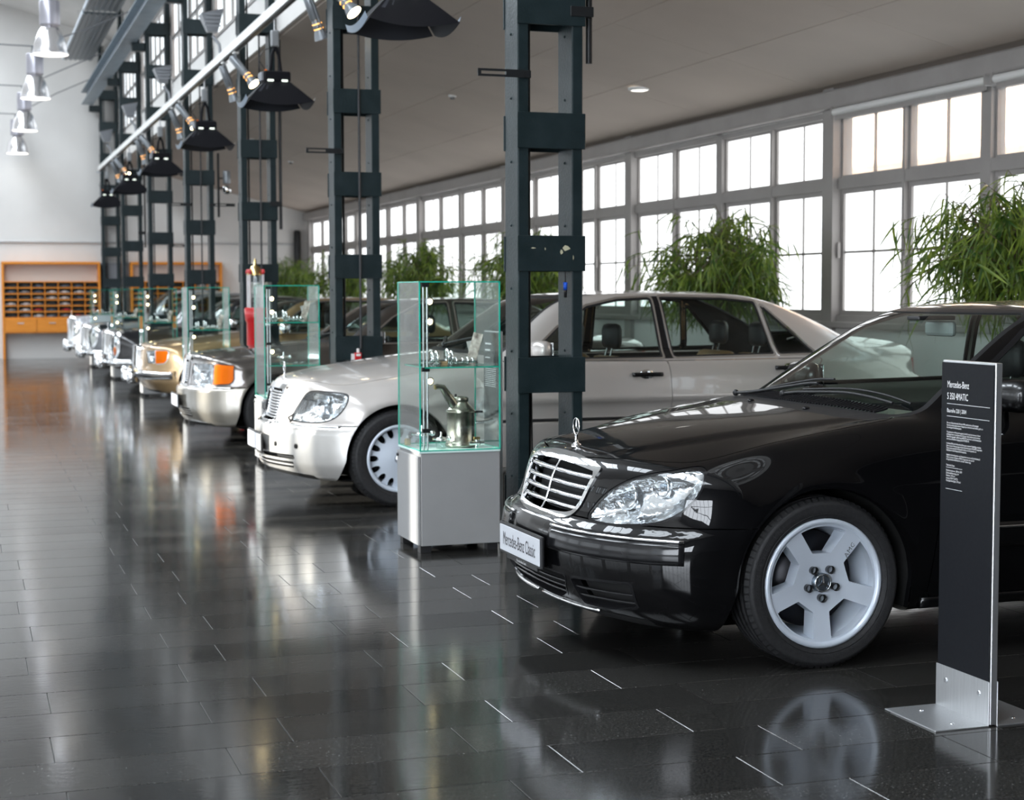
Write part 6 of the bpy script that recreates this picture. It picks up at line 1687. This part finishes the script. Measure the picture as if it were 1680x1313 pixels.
# ------------------------------------------------------------------ glass display cases in front of the columns
CASE_GLASS = thin_glass('case_glass', (.955, .985, .972), .9, 1.45)
GLASS_EDGE = mat('green_glass_edge', (.02, .42, .30), .15, 0, .5)
CAB = noisy('case_lacquer', (.25, .25, .25), (.275, .275, .275), 4, .42)
CASE_TOP = mat('frosted_case_floor', (.55, .72, .68), .35)
WARM_SPOT = emissive('case_spot_glow', (1.0, .78, .42), 9.0)
S_ = .475
CZ0, CZ1, CZ2 = .042, .585, 1.55
def edge_strips(mb, w=.0035):
    for (x, y) in ((0, 0), (S_, 0), (0, S_), (S_, S_)): mb.box(x - w, x + w, y - w, y + w, CZ1, CZ2)
def case_parts():
    P = []
    P.append(('cabinet', MB().box(.004, S_, 0, S_, CZ0, CZ1 - .012, .002).mesh('cabinet', CAB), (0, 0, 0)))
    P.append(('door', MB().box(-.014, .002, .006, S_ - .004, CZ0 + .004, CZ1 - .03, .002).mesh('door', CAB), (0, 0, 0)))
    P.append(('case_floor', MB().box(-.006, S_ + .002, -.004, S_ + .004, CZ1 - .012, CZ1, .001).mesh('case_floor', CASE_TOP), (0, 0, 0)))
    foot = MB().box(0, .065, 0, .06, 0, CZ0, .002).mesh('foot', BLACK_PLASTIC)
    for (x, y) in ((.0, .01), (S_ - .075, .01), (.0, S_ - .07), (S_ - .075, S_ - .07)): P.append(('foot', foot, (x, y, 0)))
    t = .003
    for nm, q in (('a', (-t, t, 0, S_)), ('b', (S_ - t, S_ + t, 0, S_)), ('c', (0, S_, -t, t)), ('d', (0, S_, S_ - t, S_ + t))):
        P.append(('glass_pane', MB().box(q[0], q[1], q[2], q[3], CZ1, CZ2).mesh('glass_pane', CASE_GLASS), (0, 0, 0)))
    P.append(('glass_top', MB().box(0, S_, 0, S_, CZ2 - .006, CZ2).mesh('glass_top', CASE_GLASS), (0, 0, 0)))
    for (x0, x1, y0, y1) in ((-.004, .004, -.004, .004), (S_ - .004, S_ + .004, -.004, .004), (-.004, .004, S_ - .004, S_ + .004), (S_ - .004, S_ + .004, S_ - .004, S_ + .004)):
        P.append(('glass_edge', MB().box(x0, x1, y0, y1, CZ1, CZ2).mesh('glass_edge', GLASS_EDGE), (0, 0, 0)))
    for z in (CZ1 + .002, CZ2 - .003):
        m = MB(); rect_ring(m, 'z', z - .003, -.004, S_ + .004, -.004, S_ + .004, .005, .007); P.append(('glass_edge', m.mesh('glass_edge', GLASS_EDGE), (0, 0, 0)))
    P.append(('lock', MB().lathe([(.001, -.012), (.009, -.011), (.010, 0)], 'x', (-.014, S_ - .03, CZ1 - .055), 12).mesh('lock', BLACK_PLASTIC), (0, 0, 0)))
    rod = MB().tube([(.03, .03, CZ1), (.03, .03, CZ2 - .01)], .0055, 8).mesh('lamp_rod', STEEL)
    P.append(('lamp_rod', rod, (0, 0, 0))); P.append(('lamp_rod', rod, (.022, .0, 0)))
    for z in (.70, 1.05, CZ2 - .02): P.append(('rod_clip', MB().box(.02, .064, .018, .042, z - .012, z + .012, .002).mesh('rod_clip', BLACK_PLASTIC), (0, 0, 0)))
    for z in (1.44, 1.325, .985):
        c = MB().lathe([(.001, 0), (.010, .0), (.022, .018), (.026, .03), (.024, .031)], 'z', n=18); d = Vector((.42, -.85, -.15)).normalized()
        M = Matrix.Translation((.062, .075, z)) @ d.to_track_quat('Z', 'Y').to_matrix().to_4x4()
        P.append(('spot_cup', c.xf(M).mesh('spot_cup', CHROME), (0, 0, 0)))
        P.append(('spot_bulb', MB().sphere((0, 0, .022), .013, 10, 6).xf(M).mesh('spot_bulb', WARM_SPOT), (0, 0, 0)))
    return P
CP = case_parts()
SHELF = MB().box(.035, S_ - .006, .01, S_ - .01, -.004, .004).mesh('shelf', CASE_GLASS)
m = MB(); rect_ring(m, 'z', -.0042, .034, S_ - .005, .009, S_ - .009, .004, .0084); SHELF_E = m.mesh('shelf_edge', GLASS_EDGE)
CASEL = ['with the tall oil can inside', 'by the bronze saloon, with two glass shelves', 'by the gold saloon', 'by the black chrome-trimmed saloon', 'by the grey saloon with oval headlamps', 'by the pale grey saloon']
CASES = []
for k in range(6):
    y = 8.945 + 5.02 * k - (.0 if k < 3 else .12 * (k - 2))
    t = thing('display_case', 'glass display case on a white cabinet ' + CASEL[k], 'display case', (2.45, y, 0), 'glass display cases along the aisle')
    for nm, me, loc in CP: obj(nm, me, t, loc)
    for z in ((1.06,), (.86, 1.23), (1.06,), (1.06,), (1.06,), (1.06,))[k]:
        s = obj('shelf', SHELF, t, (0, 0, z)); obj('shelf_edge', SHELF_E, s)
    CASES.append((2.45, y))
# ---- what stands in the cases
TIN = noisy('old_tin', (.26, .24, .20), (.46, .43, .37), 14, .18, .97, r2=.32)
BRASS = mat('brass', (.62, .46, .20), .25, 1.0)
def oil_can(x, y, z):
    t = thing('oil_can', 'tall tin oil can with a bent spout and lid, inside the glass case', 'oil can', (x, y, z))
    MB().lathe([(.001, 0), (.088, 0), (.092, .006), (.092, .02), (.085, .028), (.082, .032), (.082, .195), (.085, .20), (.085, .212), (.075, .222), (.045, .255), (.040, .268)], 'z', n=36).build('body', TIN, t)
    MB().lathe([(.040, .262), (.046, .266), (.047, .285), (.040, .292), (.001, .296)], 'z', n=28).build('lid', TIN, t)
    MB().sphere((-.03, 0, .302), .008, 8, 6).build('lid_knob', BLACK_PLASTIC, t)
    MB().tube([(-.035, -.01, .235), (-.075, -.015, .29), (-.115, -.02, .35), (-.15, -.025, .357), (-.158, -.026, .353)], [.030, .026, .019, .015, .016], 14).build('spout', TIN, t)
    MB().tube([(-.158, -.026, .353), (-.166, -.027, .352)], .015, 12).build('spout_tip', BRASS, t)
    MB().box(.07, .135, -.012, .012, .196, .208, .004).build('handle', BLACK_PLASTIC, t)
    MB().tube([(-.06, -.05, .225), (0, -.088, .215), (.06, -.065, .205)], .004, 6).build('bail', TIN, t)
oil_can(2.45 + .30, 8.945 + .20, CZ1 + .002)
def fitting(name, label, x, y, z, kind, s=1.0):
    t = thing(name, label, 'engine part' if kind != 'card' else 'card', (x, y, z), None)
    if kind == 'carb':
        MB().lathe([(.001, 0), (.028 * s, 0), (.030 * s, .004), (.030 * s, .045 * s), (.024 * s, .05 * s)], 'z', n=20).build('glass_bowl', thin_glass('bowl_glass', (.85, .92, .9), 1.0, 1.5), t)
        MB().lathe([(.034 * s, .048 * s), (.036 * s, .055 * s), (.02 * s, .066 * s), (.006, .07 * s), (.006, .095 * s), (.001, .097 * s)], 'z', n=18).build('cover', CHROME, t)
        MB().tube([(-.05 * s, 0, .058 * s), (.05 * s, 0, .058 * s)], .007 * s, 8).build('pipe', CHROME, t)
        MB().sphere((.052 * s, 0, .058 * s), .013 * s, 10, 6).build('union', CHROME, t)
    elif kind == 'cock':
        MB().tube([(-.045, 0, .03), (.045, 0, .03)], .012, 10).build('barrel', CHROME, t); MB().lathe([(.018, .018), (.018, .042)], 'x', (0, 0, .03), 12).build('collar', CHROME, t)
        MB().tube([(0, 0, 0), (0, 0, .05)], .01, 8).build('stem', CHROME, t); MB().box(-.02, .02, -.008, .008, .05, .066, .003).build('lever', BRASS, t)
    elif kind == 'nut':
        MB().lathe([(.001, .0), (.018, 0), (.020, .006), (.020, .03), (.014, .04), (.001, .04)], 'z', n=6, smooth=False).build('cap', BRASS, t); MB().tube([(0, 0, .04), (0, 0, .055)], .008, 8).build('stud', STEEL, t)
    elif kind == 'shaft':
        MB().tube([(-.17, 0, .028), (.17, 0, .022)], .009, 10).build('shaft', CHROME, t)
        for i, (q, r_) in enumerate(((-.10, .040), (-.075, .044), (-.01, .050), (.015, .044), (.045, .020), (.085, .016), (.115, .020), (.145, .016))):
            MB().lathe([(.008, -.008), (r_, -.006), (r_, .006), (.008, .008)], 'x', (q, 0, .028 + max(r_ - .028, 0)), 18).build('web', CHROME, t)
        MB().box(-.05, -.015, -.03, .0, .0, .022, .003).build('stand', mat('wood_block', (.45, .30, .16), .6), t)
    elif kind == 'bits':
        for i in range(5): MB().tube([(-.05 + i * .022, -.01 + (i % 2) * .02, .008), (-.03 + i * .022, .01, .016)], .007, 8).build('rod', CHROME, t)
    elif kind == 'card':
        m = MB().box(-.002, .002, -.030 * s, .030 * s, 0, .19 * s, .0005); m.xf(Matrix.Rotation(R(16), 4, 'Y') @ Matrix.Rotation(R(55), 4, 'Z')); m.build('print', noisy('old_photo_print', (.16, .12, .10), (.62, .55, .48), 26, .6, detail=3), t)
        m = MB().box(.004, .008, -.02, .02, 0, .14 * s, .0005); m.xf(Matrix.Translation((.035, .02, 0)) @ Matrix.Rotation(R(-14), 4, 'Y') @ Matrix.Rotation(R(55), 4, 'Z')); m.build('strut', mat('card_strut', (.5, .48, .45), .7), t)
x0, y0 = 2.45, 8.945
fitting('carburettor_part', 'chrome carburettor bowl on the case floor beside the oil can', x0 + .16, y0 + .13, CZ1 + .001, 'carb')
fitting('carburettor_part', 'larger chrome float chamber behind the small bowl, near the oil can', x0 + .10, y0 + .33, CZ1 + .001, 'carb', 1.25)
fitting('fuel_cock', 'chrome fuel cock on the case floor against the oil can', x0 + .36, y0 + .08, CZ1 + .001, 'cock')
fitting('brass_cap', 'small brass cap at the corner of the oil can case', x0 + .035, y0 + .41, CZ1 + .001, 'nut')
fitting('crankshaft_model', 'chrome crankshaft model on the glass shelf above the oil can', x0 + .22, y0 + .17, 1.065, 'shaft')
fitting('connecting_rods', 'row of chrome rods at the shelf end above the oil can', x0 + .09, y0 + .09, 1.065, 'bits')
fitting('photo_card', 'old photograph standing on the shelf above the oil can', x0 + .375, y0 + .25, 1.065, 'card', 1.0)
x1, y1 = CASES[1]
fitting('engine_fitting', 'chrome fitting on the lower shelf of the two-shelf case', x1 + .2, y1 + .2, .865, 'carb', 1.1)
fitting('engine_fitting', 'chrome rods on the lower shelf of the two-shelf case', x1 + .33, y1 + .18, .865, 'bits')
fitting('engine_fitting', 'chrome crankshaft on the upper shelf of the two-shelf case', x1 + .22, y1 + .25, 1.235, 'shaft', .8)
fitting('photo_card', 'pale card standing on the upper shelf of the two-shelf case', x1 + .38, y1 + .25, 1.235, 'card', 1.0)
fitting('horn_part', 'chrome horn on the floor of the two-shelf case', x1 + .13, y1 + .2, CZ1 + .001, 'carb', 1.5)
CN = ['', '', 'case by the gold saloon', 'case by the black chrome-trimmed saloon', 'case by the grey saloon', 'case by the pale grey saloon']
for k in range(2, 6):
    xx, yy = CASES[k]
    fitting('engine_fitting', 'chrome crankshaft on the shelf of the glass ' + CN[k], xx + .22, yy + .2, 1.065, 'shaft')
    fitting('engine_fitting', 'chrome bowl on the floor of the glass ' + CN[k], xx + .2, yy + .2, CZ1 + .001, 'carb', 1.5)
    fitting('photo_card', 'small card on the shelf of the glass ' + CN[k], xx + .38, yy + .24, 1.065, 'card', .9)

# ------------------------------------------------------------------ red petrol pump behind the two-shelf case
t = thing('petrol_pump', 'slim red hand petrol pump with a clear glass cylinder by a steel column', 'petrol pump', (3.13, 18.38, 0))
REDP = mat('pump_red', (.50, .012, .015), .3, 0, .6)
MB().lathe([(.20, 0), (.20, .04), (.12, .08), (.105, .12), (.105, 1.15), (.12, 1.18), (.13, 1.30), (.12, 1.32)], 'z', n=24).build('body', REDP, t)
MB().lathe([(.085, 1.32), (.085, 1.68)], 'z', n=24).build('glass_cylinder', thin_glass('pump_glass', (.88, .92, .92), 1.0, 1.5), t)
for a in range(4):
    an = PI / 4 + a * PI / 2; MB().tube([(.105 * math.cos(an), .105 * math.sin(an), 1.32), (.105 * math.cos(an), .105 * math.sin(an), 1.70)], .012, 8).build('guard_rod', mat('guard_white', (.6, .55, .55), .4), t)
    MB().sphere((.105 * math.cos(an), .105 * math.sin(an), 1.72), .022, 10, 6, (1, 1, 1.5)).build('rod_cap', REDP, t)
MB().lathe([(.09, 1.68), (.095, 1.70), (.06, 1.74), (.05, 1.78), (.02, 1.79), (.012, 1.86), (.001, 1.87)], 'z', n=20).build('cap', BRASS, t)
MB().tube([(.10, -.05, 1.1), (.2, -.1, .9), (.16, -.12, .5), (.11, -.1, .8)], .016, 8).build('hose', BLACK_RUBBER, t)
# ------------------------------------------------------------------ long-leaved plants by the windows
def leaf_mat(name, c1, c2):
    m, N, L, b = _new(name)
    oi = N.new('ShaderNodeObjectInfo'); g = N.new('ShaderNodeNewGeometry'); n = N.new('ShaderNodeTexNoise'); n.inputs['Scale'].default_value = 9.0
    L.new(g.outputs['Position'], n.inputs['Vector'])
    r = N.new('ShaderNodeValToRGB'); r.color_ramp.elements[0].color = (*c1, 1); r.color_ramp.elements[1].color = (*c2, 1); r.color_ramp.elements[0].position = .35; r.color_ramp.elements[1].position = .68
    L.new(n.outputs['Fac'], r.inputs[0]); L.new(r.outputs[0], b.inputs['Base Color']); b.inputs['Roughness'].default_value = .38
    tr = N.new('ShaderNodeBsdfTranslucent'); L.new(r.outputs[0], tr.inputs[0]); mx = N.new('ShaderNodeMixShader'); mx.inputs[0].default_value = .40
    L.new(b.outputs[0], mx.inputs[1]); L.new(tr.outputs[0], mx.inputs[2]); L.new(mx.outputs[0], N['Material Output'].inputs[0])
    return m
LEAF = leaf_mat('long_leaf_green', (.035, .095, .014), (.27, .36, .05))
BARK = noisy('bark', (.10, .075, .05), (.18, .14, .10), 40, .8, bump=.4)
POTM = noisy('dark_planter', (.035, .035, .037), (.05, .05, .052), 8, .5)
def leaf_geo(L=.22, w=.022, bend=.05, n=6):
    vs = []; fs = []
    for i in range(n + 1):
        t = i / n; wd = w * math.sin(PI * min(t * .92 + .06, 1)) ** .8 * (1 - .25 * t)
        z = -bend * t * t * L * 4; x = L * t
        vs += [(x, -wd / 2, z + .002), (x, 0, z - wd * .12), (x, wd / 2, z + .002)]
    for i in range(n):
        a = i * 3; fs += [(a, a + 3, a + 4, a + 1), (a + 1, a + 4, a + 5, a + 2)]
    return vs, fs
LV = [leaf_geo(.23, .021, .22), leaf_geo(.19, .018, .34), leaf_geo(.26, .022, .14)]
LM = [MB().add(v, f, True).mesh('leaf', LEAF) for v, f in LV]
def plant(loc, label, rad, zc, hgt, nleaf, nparts, seed, potz=.42):
    r = random.Random(seed); t = thing('potted_tree', label, 'plant', loc, 'long-leaved plants by the windows')
    MB().lathe([(.001, 0), (.19, 0), (.20, .01), (.25, potz - .02), (.262, potz - .01), (.262, potz), (.24, potz), (.235, potz - .05), (.001, potz - .05)], 'z', n=28).build('pot', POTM, t)
    MB().lathe([(.001, potz - .045), (.236, potz - .045)], 'z', n=20).build('soil', noisy('soil', (.03, .02, .012), (.06, .04, .025), 40, .9), t)
    leaves = []; tips = []
    for b in range(5):
        an = 2 * PI * b / 5 + r.uniform(-.3, .3)
        p = [Vector((.05 * math.cos(an), .05 * math.sin(an), potz - .06))]
        for q in range(1, 6):
            u = q / 5; p.append(Vector((math.cos(an) * rad * .32 * u ** 1.5 + r.uniform(-.02, .02), math.sin(an) * rad * .32 * u ** 1.5 + r.uniform(-.02, .02), potz + (zc + hgt * .15 - potz) * u)))
        MB().tube(p, [.022, .02, .018, .015, .012, .009], 7).build('stem', BARK, t)
        tips.append(p)
    brm = MB()
    nb = nleaf // 14
    for i in range(nb):
        # twig from a stem out to the crown's skin
        p = tips[i % 5]; s = p[r.choice((3, 4, 5))]
        th = r.uniform(0, 2 * PI); cz = r.uniform(-.9, 1); rr = r.uniform(.4, 1.0) ** .6
        d = Vector((math.cos(th) * math.sqrt(1 - cz * cz), math.sin(th) * math.sqrt(1 - cz * cz), cz))
        e = Vector((d.x * rad * rr * (.52 if d.x > 0 else 1), d.y * rad * rr, zc + d.z * hgt * rr))
        m = s.lerp(e, .55) + Vector((0, 0, .10 * rad))
        brm.tube([s, m, e], [.006, .004, .002], 4, caps=False)
        out = (e - s); out.z *= .4
        for q in range(14):
            u = .35 + .65 * q / 13; c = (s.lerp(m, u / .55) if u < .55 else m.lerp(e, (u - .55) / .45))
            az = math.atan2(out.y, out.x) + r.gauss(0, .75) + (.7 if q % 2 else -.7) * .6
            pitch = r.gauss(R(18), R(26)); roll = r.gauss(0, .5); sc = r.uniform(.7, 1.15)
            if c.x + .26 * math.cos(az) > .78: az = PI - az
            leaves.append((c, az, pitch, roll, sc, r.randrange(3)))
    brm.build('twigs', BARK, t)['kind'] = 'stuff'
    # the leaves nearest the aisle first
    leaves.sort(key=lambda l: l[0].x * .3 + l[0].y * .95 - l[0].z * .2)
    rest_v, rest_f = [], []
    mb = MB()
    for i, (c, az, pitch, roll, sc, k) in enumerate(leaves):
        M = Matrix.Translation(c) @ Matrix.Rotation(az, 4, 'Z') @ Matrix.Rotation(pitch, 4, 'Y') @ Matrix.Rotation(roll, 4, 'X') @ Matrix.Scale(sc, 4)
        if i < nparts:
            o = obj('leaf', LM[k], t); o.matrix_local = M
        else:
            A = np.array(LV[k][0]); A = A @ np.array(M.to_3x3()).T + np.array(M.translation)
            mb.add(A.tolist(), LV[k][1], True)
    mb.build('foliage', LEAF, t)['kind'] = 'stuff'
PL = ['by the window beyond the black saloon roof', 'by the window beyond the silver saloon roof', 'by the window between the silver and bronze saloons', 'by the window beyond the bronze saloon', 'by the window beyond the gold saloon', 'by the window nearest the end wall']
for k, (x, y, rad, n, np_) in enumerate(((6.96, 9.45, 1.08, 2600, 300), (6.98, 14.35, 1.04, 2500, 300), (6.80, 19.3, .98, 2100, 0), (6.70, 24.2, .95, 1800, 0), (6.55, 29.1, .95, 1500, 0), (6.5, 33.9, .9, 1200, 0))):
    plant((x, y, 0), 'bushy potted plant with long narrow leaves ' + PL[k], rad, 1.74, .60, n, np_, 40 + k)

# ------------------------------------------------------------------ model car cabinets on the end wall
WOOD = noisy('orange_beech', (.70, .235, .022), (.80, .29, .035), 6, .45, stretch=(1, 1, 9), bump=.05)
YC = YB - .34
def cabinet(x0, x1, label, ncol, drawers=True):
    t = thing('display_shelf', label, 'shelf', (x0, YC, 0), 'wooden display shelves on the end wall'); W = x1 - x0; D = .32
    for x in (0, W - .05): MB().box(x, x + .05, 0, D, 0, 2.18, .003).build('side_panel', WOOD, t)
    MB().box(0, W, -.01, D, 2.14, 2.20, .003).build('top_board', WOOD, t)
    MB().box(.05, W - .05, D - .02, D, .59, 2.14).build('back_panel', mat('shelf_back', (.68, .63, .58), .7), t)
    zs = [.93 + i * .1355 for i in range(7)]
    for z in zs: MB().box(.05, W - .05, .02, D - .02, z - .012, z + .012).build('shelf_board', WOOD, t)
    MB().box(.05, W - .05, D - .03, D - .021, .94, 1.74).build('shelf_shade', mat('shelf_shadow', (.07, .075, .08), .8), t)  # dark sheet painting in the shade of the compartments
    cw = (W - .10) / ncol
    for i in range(1, ncol): MB().box(.05 + i * cw - .008, .05 + i * cw + .008, .03, D - .02, .93, 1.743).build('divider', WOOD, t)
    nd = 3 if W > 1.9 else 2
    for i in range(nd):
        dw = (W - .10) / nd
        d = MB().box(.055 + i * dw, .045 + (i + 1) * dw, -.012, .20, .61, .915, .003).build('drawer', WOOD, t)
        MB().box(.05 + (i + .5) * dw - .07, .05 + (i + .5) * dw + .07, -.03, -.012, .80, .82, .005).build('handle', STEEL, d)
    MB().box(.05, W - .05, .0, D - .02, .585, .612).build('bottom_board', WOOD, t)
    return [(x0 + .05 + (i + .5) * cw, YC + .13, zs[j] + .012) for j in range(6) for i in range(ncol)], cw
def toy_mesh(col, k):
    pm = mat('toy_paint_%d' % k, col, .3, 0, .8)
    mb = MB(); pr = [(-.105, .012), (-.105, .036), (-.05, .042), (-.03, .062), (.04, .062), (.07, .043), (.105, .040), (.105, .012)]
    mb.prism(pr, 'y', -.036, .036)
    for x in (-.065, .065):
        for y in (-.034, .034): mb.lathe([(.001, -.006), (.016, -.006), (.016, .006), (.001, .006)], 'y', (x, y, .016), 12)
    me = mb.mesh('model_car', pm); me.materials.append(BLACK_RUBBER)
    for p in me.polygons[10:]: p.material_index = 1
    return me
TC = [((.45, .02, .02), 'red'), ((.10, .12, .16), 'dark blue'), ((.6, .6, .6), 'white'), ((.03, .03, .03), 'black'), ((.25, .26, .27), 'grey')]
TOY = [toy_mesh(c, i) for i, (c, _) in enumerate(TC)]
s1, cw = cabinet(.86, 3.02, 'orange wooden shelf with seven columns of model cars and drawers below', 7)
s2, _ = cabinet(3.70, 5.80, 'orange wooden shelf of model cars half hidden behind the far columns', 7)
rr = random.Random(5)
ORD = ['first', 'second', 'third', 'fourth', 'fifth', 'sixth', 'seventh']
for slots in (s1, s2):
    for i, (x, y, z) in enumerate(slots):
        row, cl = i // 7, i % 7
        k = 0 if (row < 2 and rr.random() < .6) else rr.randrange(1, 5)
        o = obj('model_car', TOY[k], None, (x + rr.uniform(-.02, .02), y, z))
        nth = ORD[6 - cl] if slots is s1 else ORD[cl]
        wh = 'shelf with open drawers front' if slots is s1 else 'shelf behind the far columns'
        tag(o, 'tiny %s model car, %s row up, %s compartment from grey board, %s' % (TC[k][1], ORD[row], nth, 'open shelf' if slots is s1 else 'hidden shelf'), 'model car', 'model cars in the ' + ('open orange shelf' if slots is s1 else 'orange shelf behind the columns'))
pb = thing('pin_board', 'grey board between the two orange shelves on the end wall', 'board', (3.04, YB - .06, 0))
MB().box(0, .64, 0, .05, .62, 2.18, .003).build('board', mat('grey_board', (.36, .36, .38), .7), pb)
tag(MB().box(3.26, 3.62, YB - .075, YB - .062, 1.27, 1.78, .002).build('notice_sheet', mat('notice_paper', (.80, .79, .77), .7)), 'white notice sheet on the grey board between the orange shelves', 'notice')
tag(MB().tube([(-3, YB - .03, 2.66), (7.7, YB - .03, 2.64)], .022, 8).build('wall_pipe', mat('pipe_white', (.5, .5, .5), .5)), 'thin white pipe running along the end wall above the shelves', 'pipe')
sp = thing('column_speaker', 'slim black column loudspeaker in the far corner of the end wall', 'loudspeaker', (7.62, YB - .13, 2.0))
MB().lathe([(.001, 0), (.075, 0), (.085, .02), (.085, .92), (.06, .965), (.001, .97)], 'z', n=20).build('body', BLACK_PLASTIC, sp); MB().box(-.03, .03, .06, .12, .4, .5, .004).build('bracket', BLACK_STEEL, sp)

# ------------------------------------------------------------------ small things on the sloping ceiling and blinds
cz = lambda x: 4.46 + (3.38 - 4.46) * (x - 3.5) / (WX + .05 - 3.5)
for (x, y, nm) in ((5.77, 19.47, 'beyond the first column'), (4.82, 28.4, 'over the black chrome-trimmed saloon'), (5.79, 30.0, 'towards the end wall')):
    d = thing('smoke_detector', 'small white smoke detector on the sloping ceiling ' + nm, 'smoke detector', (x, y, cz(x)))
    MB().lathe([(.001, -.002), (.055, -.002), (.055, -.02), (.04, -.03), (.001, -.032)], 'z', n=20).build('base', mat('white_plastic', (.75, .74, .72), .4), d)
    MB().lathe([(.03, -.03), (.03, -.055), (.001, -.058)], 'z', n=16).build('sensor', mat('grey_sensor', (.12, .12, .12), .5), d)
d = thing('ceiling_disc', 'small round white disc set in the sloping ceiling over the silver saloon', 'ceiling lamp', (6.86, 16.16, cz(6.86)))
MB().lathe([(.13, .0), (.13, -.02), (.10, -.03)], 'z', n=24).build('ring', TRACK, d); MB().lathe([(.10, -.028), (.001, -.03)], 'z', n=24).build('diffuser', emissive('ceiling_disc_glow', (1, .97, .9), 1.6), d)  # bright white disc in a raised ring
for i, (y0, y1) in enumerate(((11.30, 13.75), (9.05, 11.22))):
    b = thing('roller_blind', ['white roller blind tube by the pier beyond the black saloon', 'white roller blind tube above the nearest clear panes'][i], 'blind', (WX - .075, y0, 3.165), 'roller blinds')
    MB().tube([(0, 0, 0), (0, y1 - y0, 0)], .034, 14).build('tube', TRACK, b)
    for q in (-.004, y1 - y0 - .016): MB().box(-.04, .07, q, q + .02, -.045, .05, .004).build('end_bracket', FRAME, b)
    MB().box(-.004, .004, .03, y1 - y0 - .03, -.075, -.02).build('hem_bar', FRAME, b)
# small spot and camera carried by the column of the gold saloon
q = thing('swivel_spot', 'grey cylinder spot clipped to a dark pole by the gold saloon column', 'spotlight', (3.62, 23.95, 3.0))
MB().tube([(-.06, 0, -.42), (-.06, 0, .50)], .018, 8).build('pole', BLACK_STEEL, q); MB().lathe([(.001, .06), (.05, .06), (.055, .07), (.055, .24), (.05, .25), (.001, .25)], 'z', (.06, 0, 0), 18).build('barrel', GREY_METAL, q)
MB().tube([(-.06, 0, .14), (.02, 0, .14)], .01, 6).build('arm', BLACK_STEEL, q); MB().lathe([(.001, 0), (.03, .01), (.06, .05), (.065, .07)], 'y', (.06, -.06, -.02), 18).build('bowl', CHROME, q); MB().tube([(-.06, 0, .0), (.05, 0, 0)], .014, 6).build('arm', BLACK_STEEL, q)
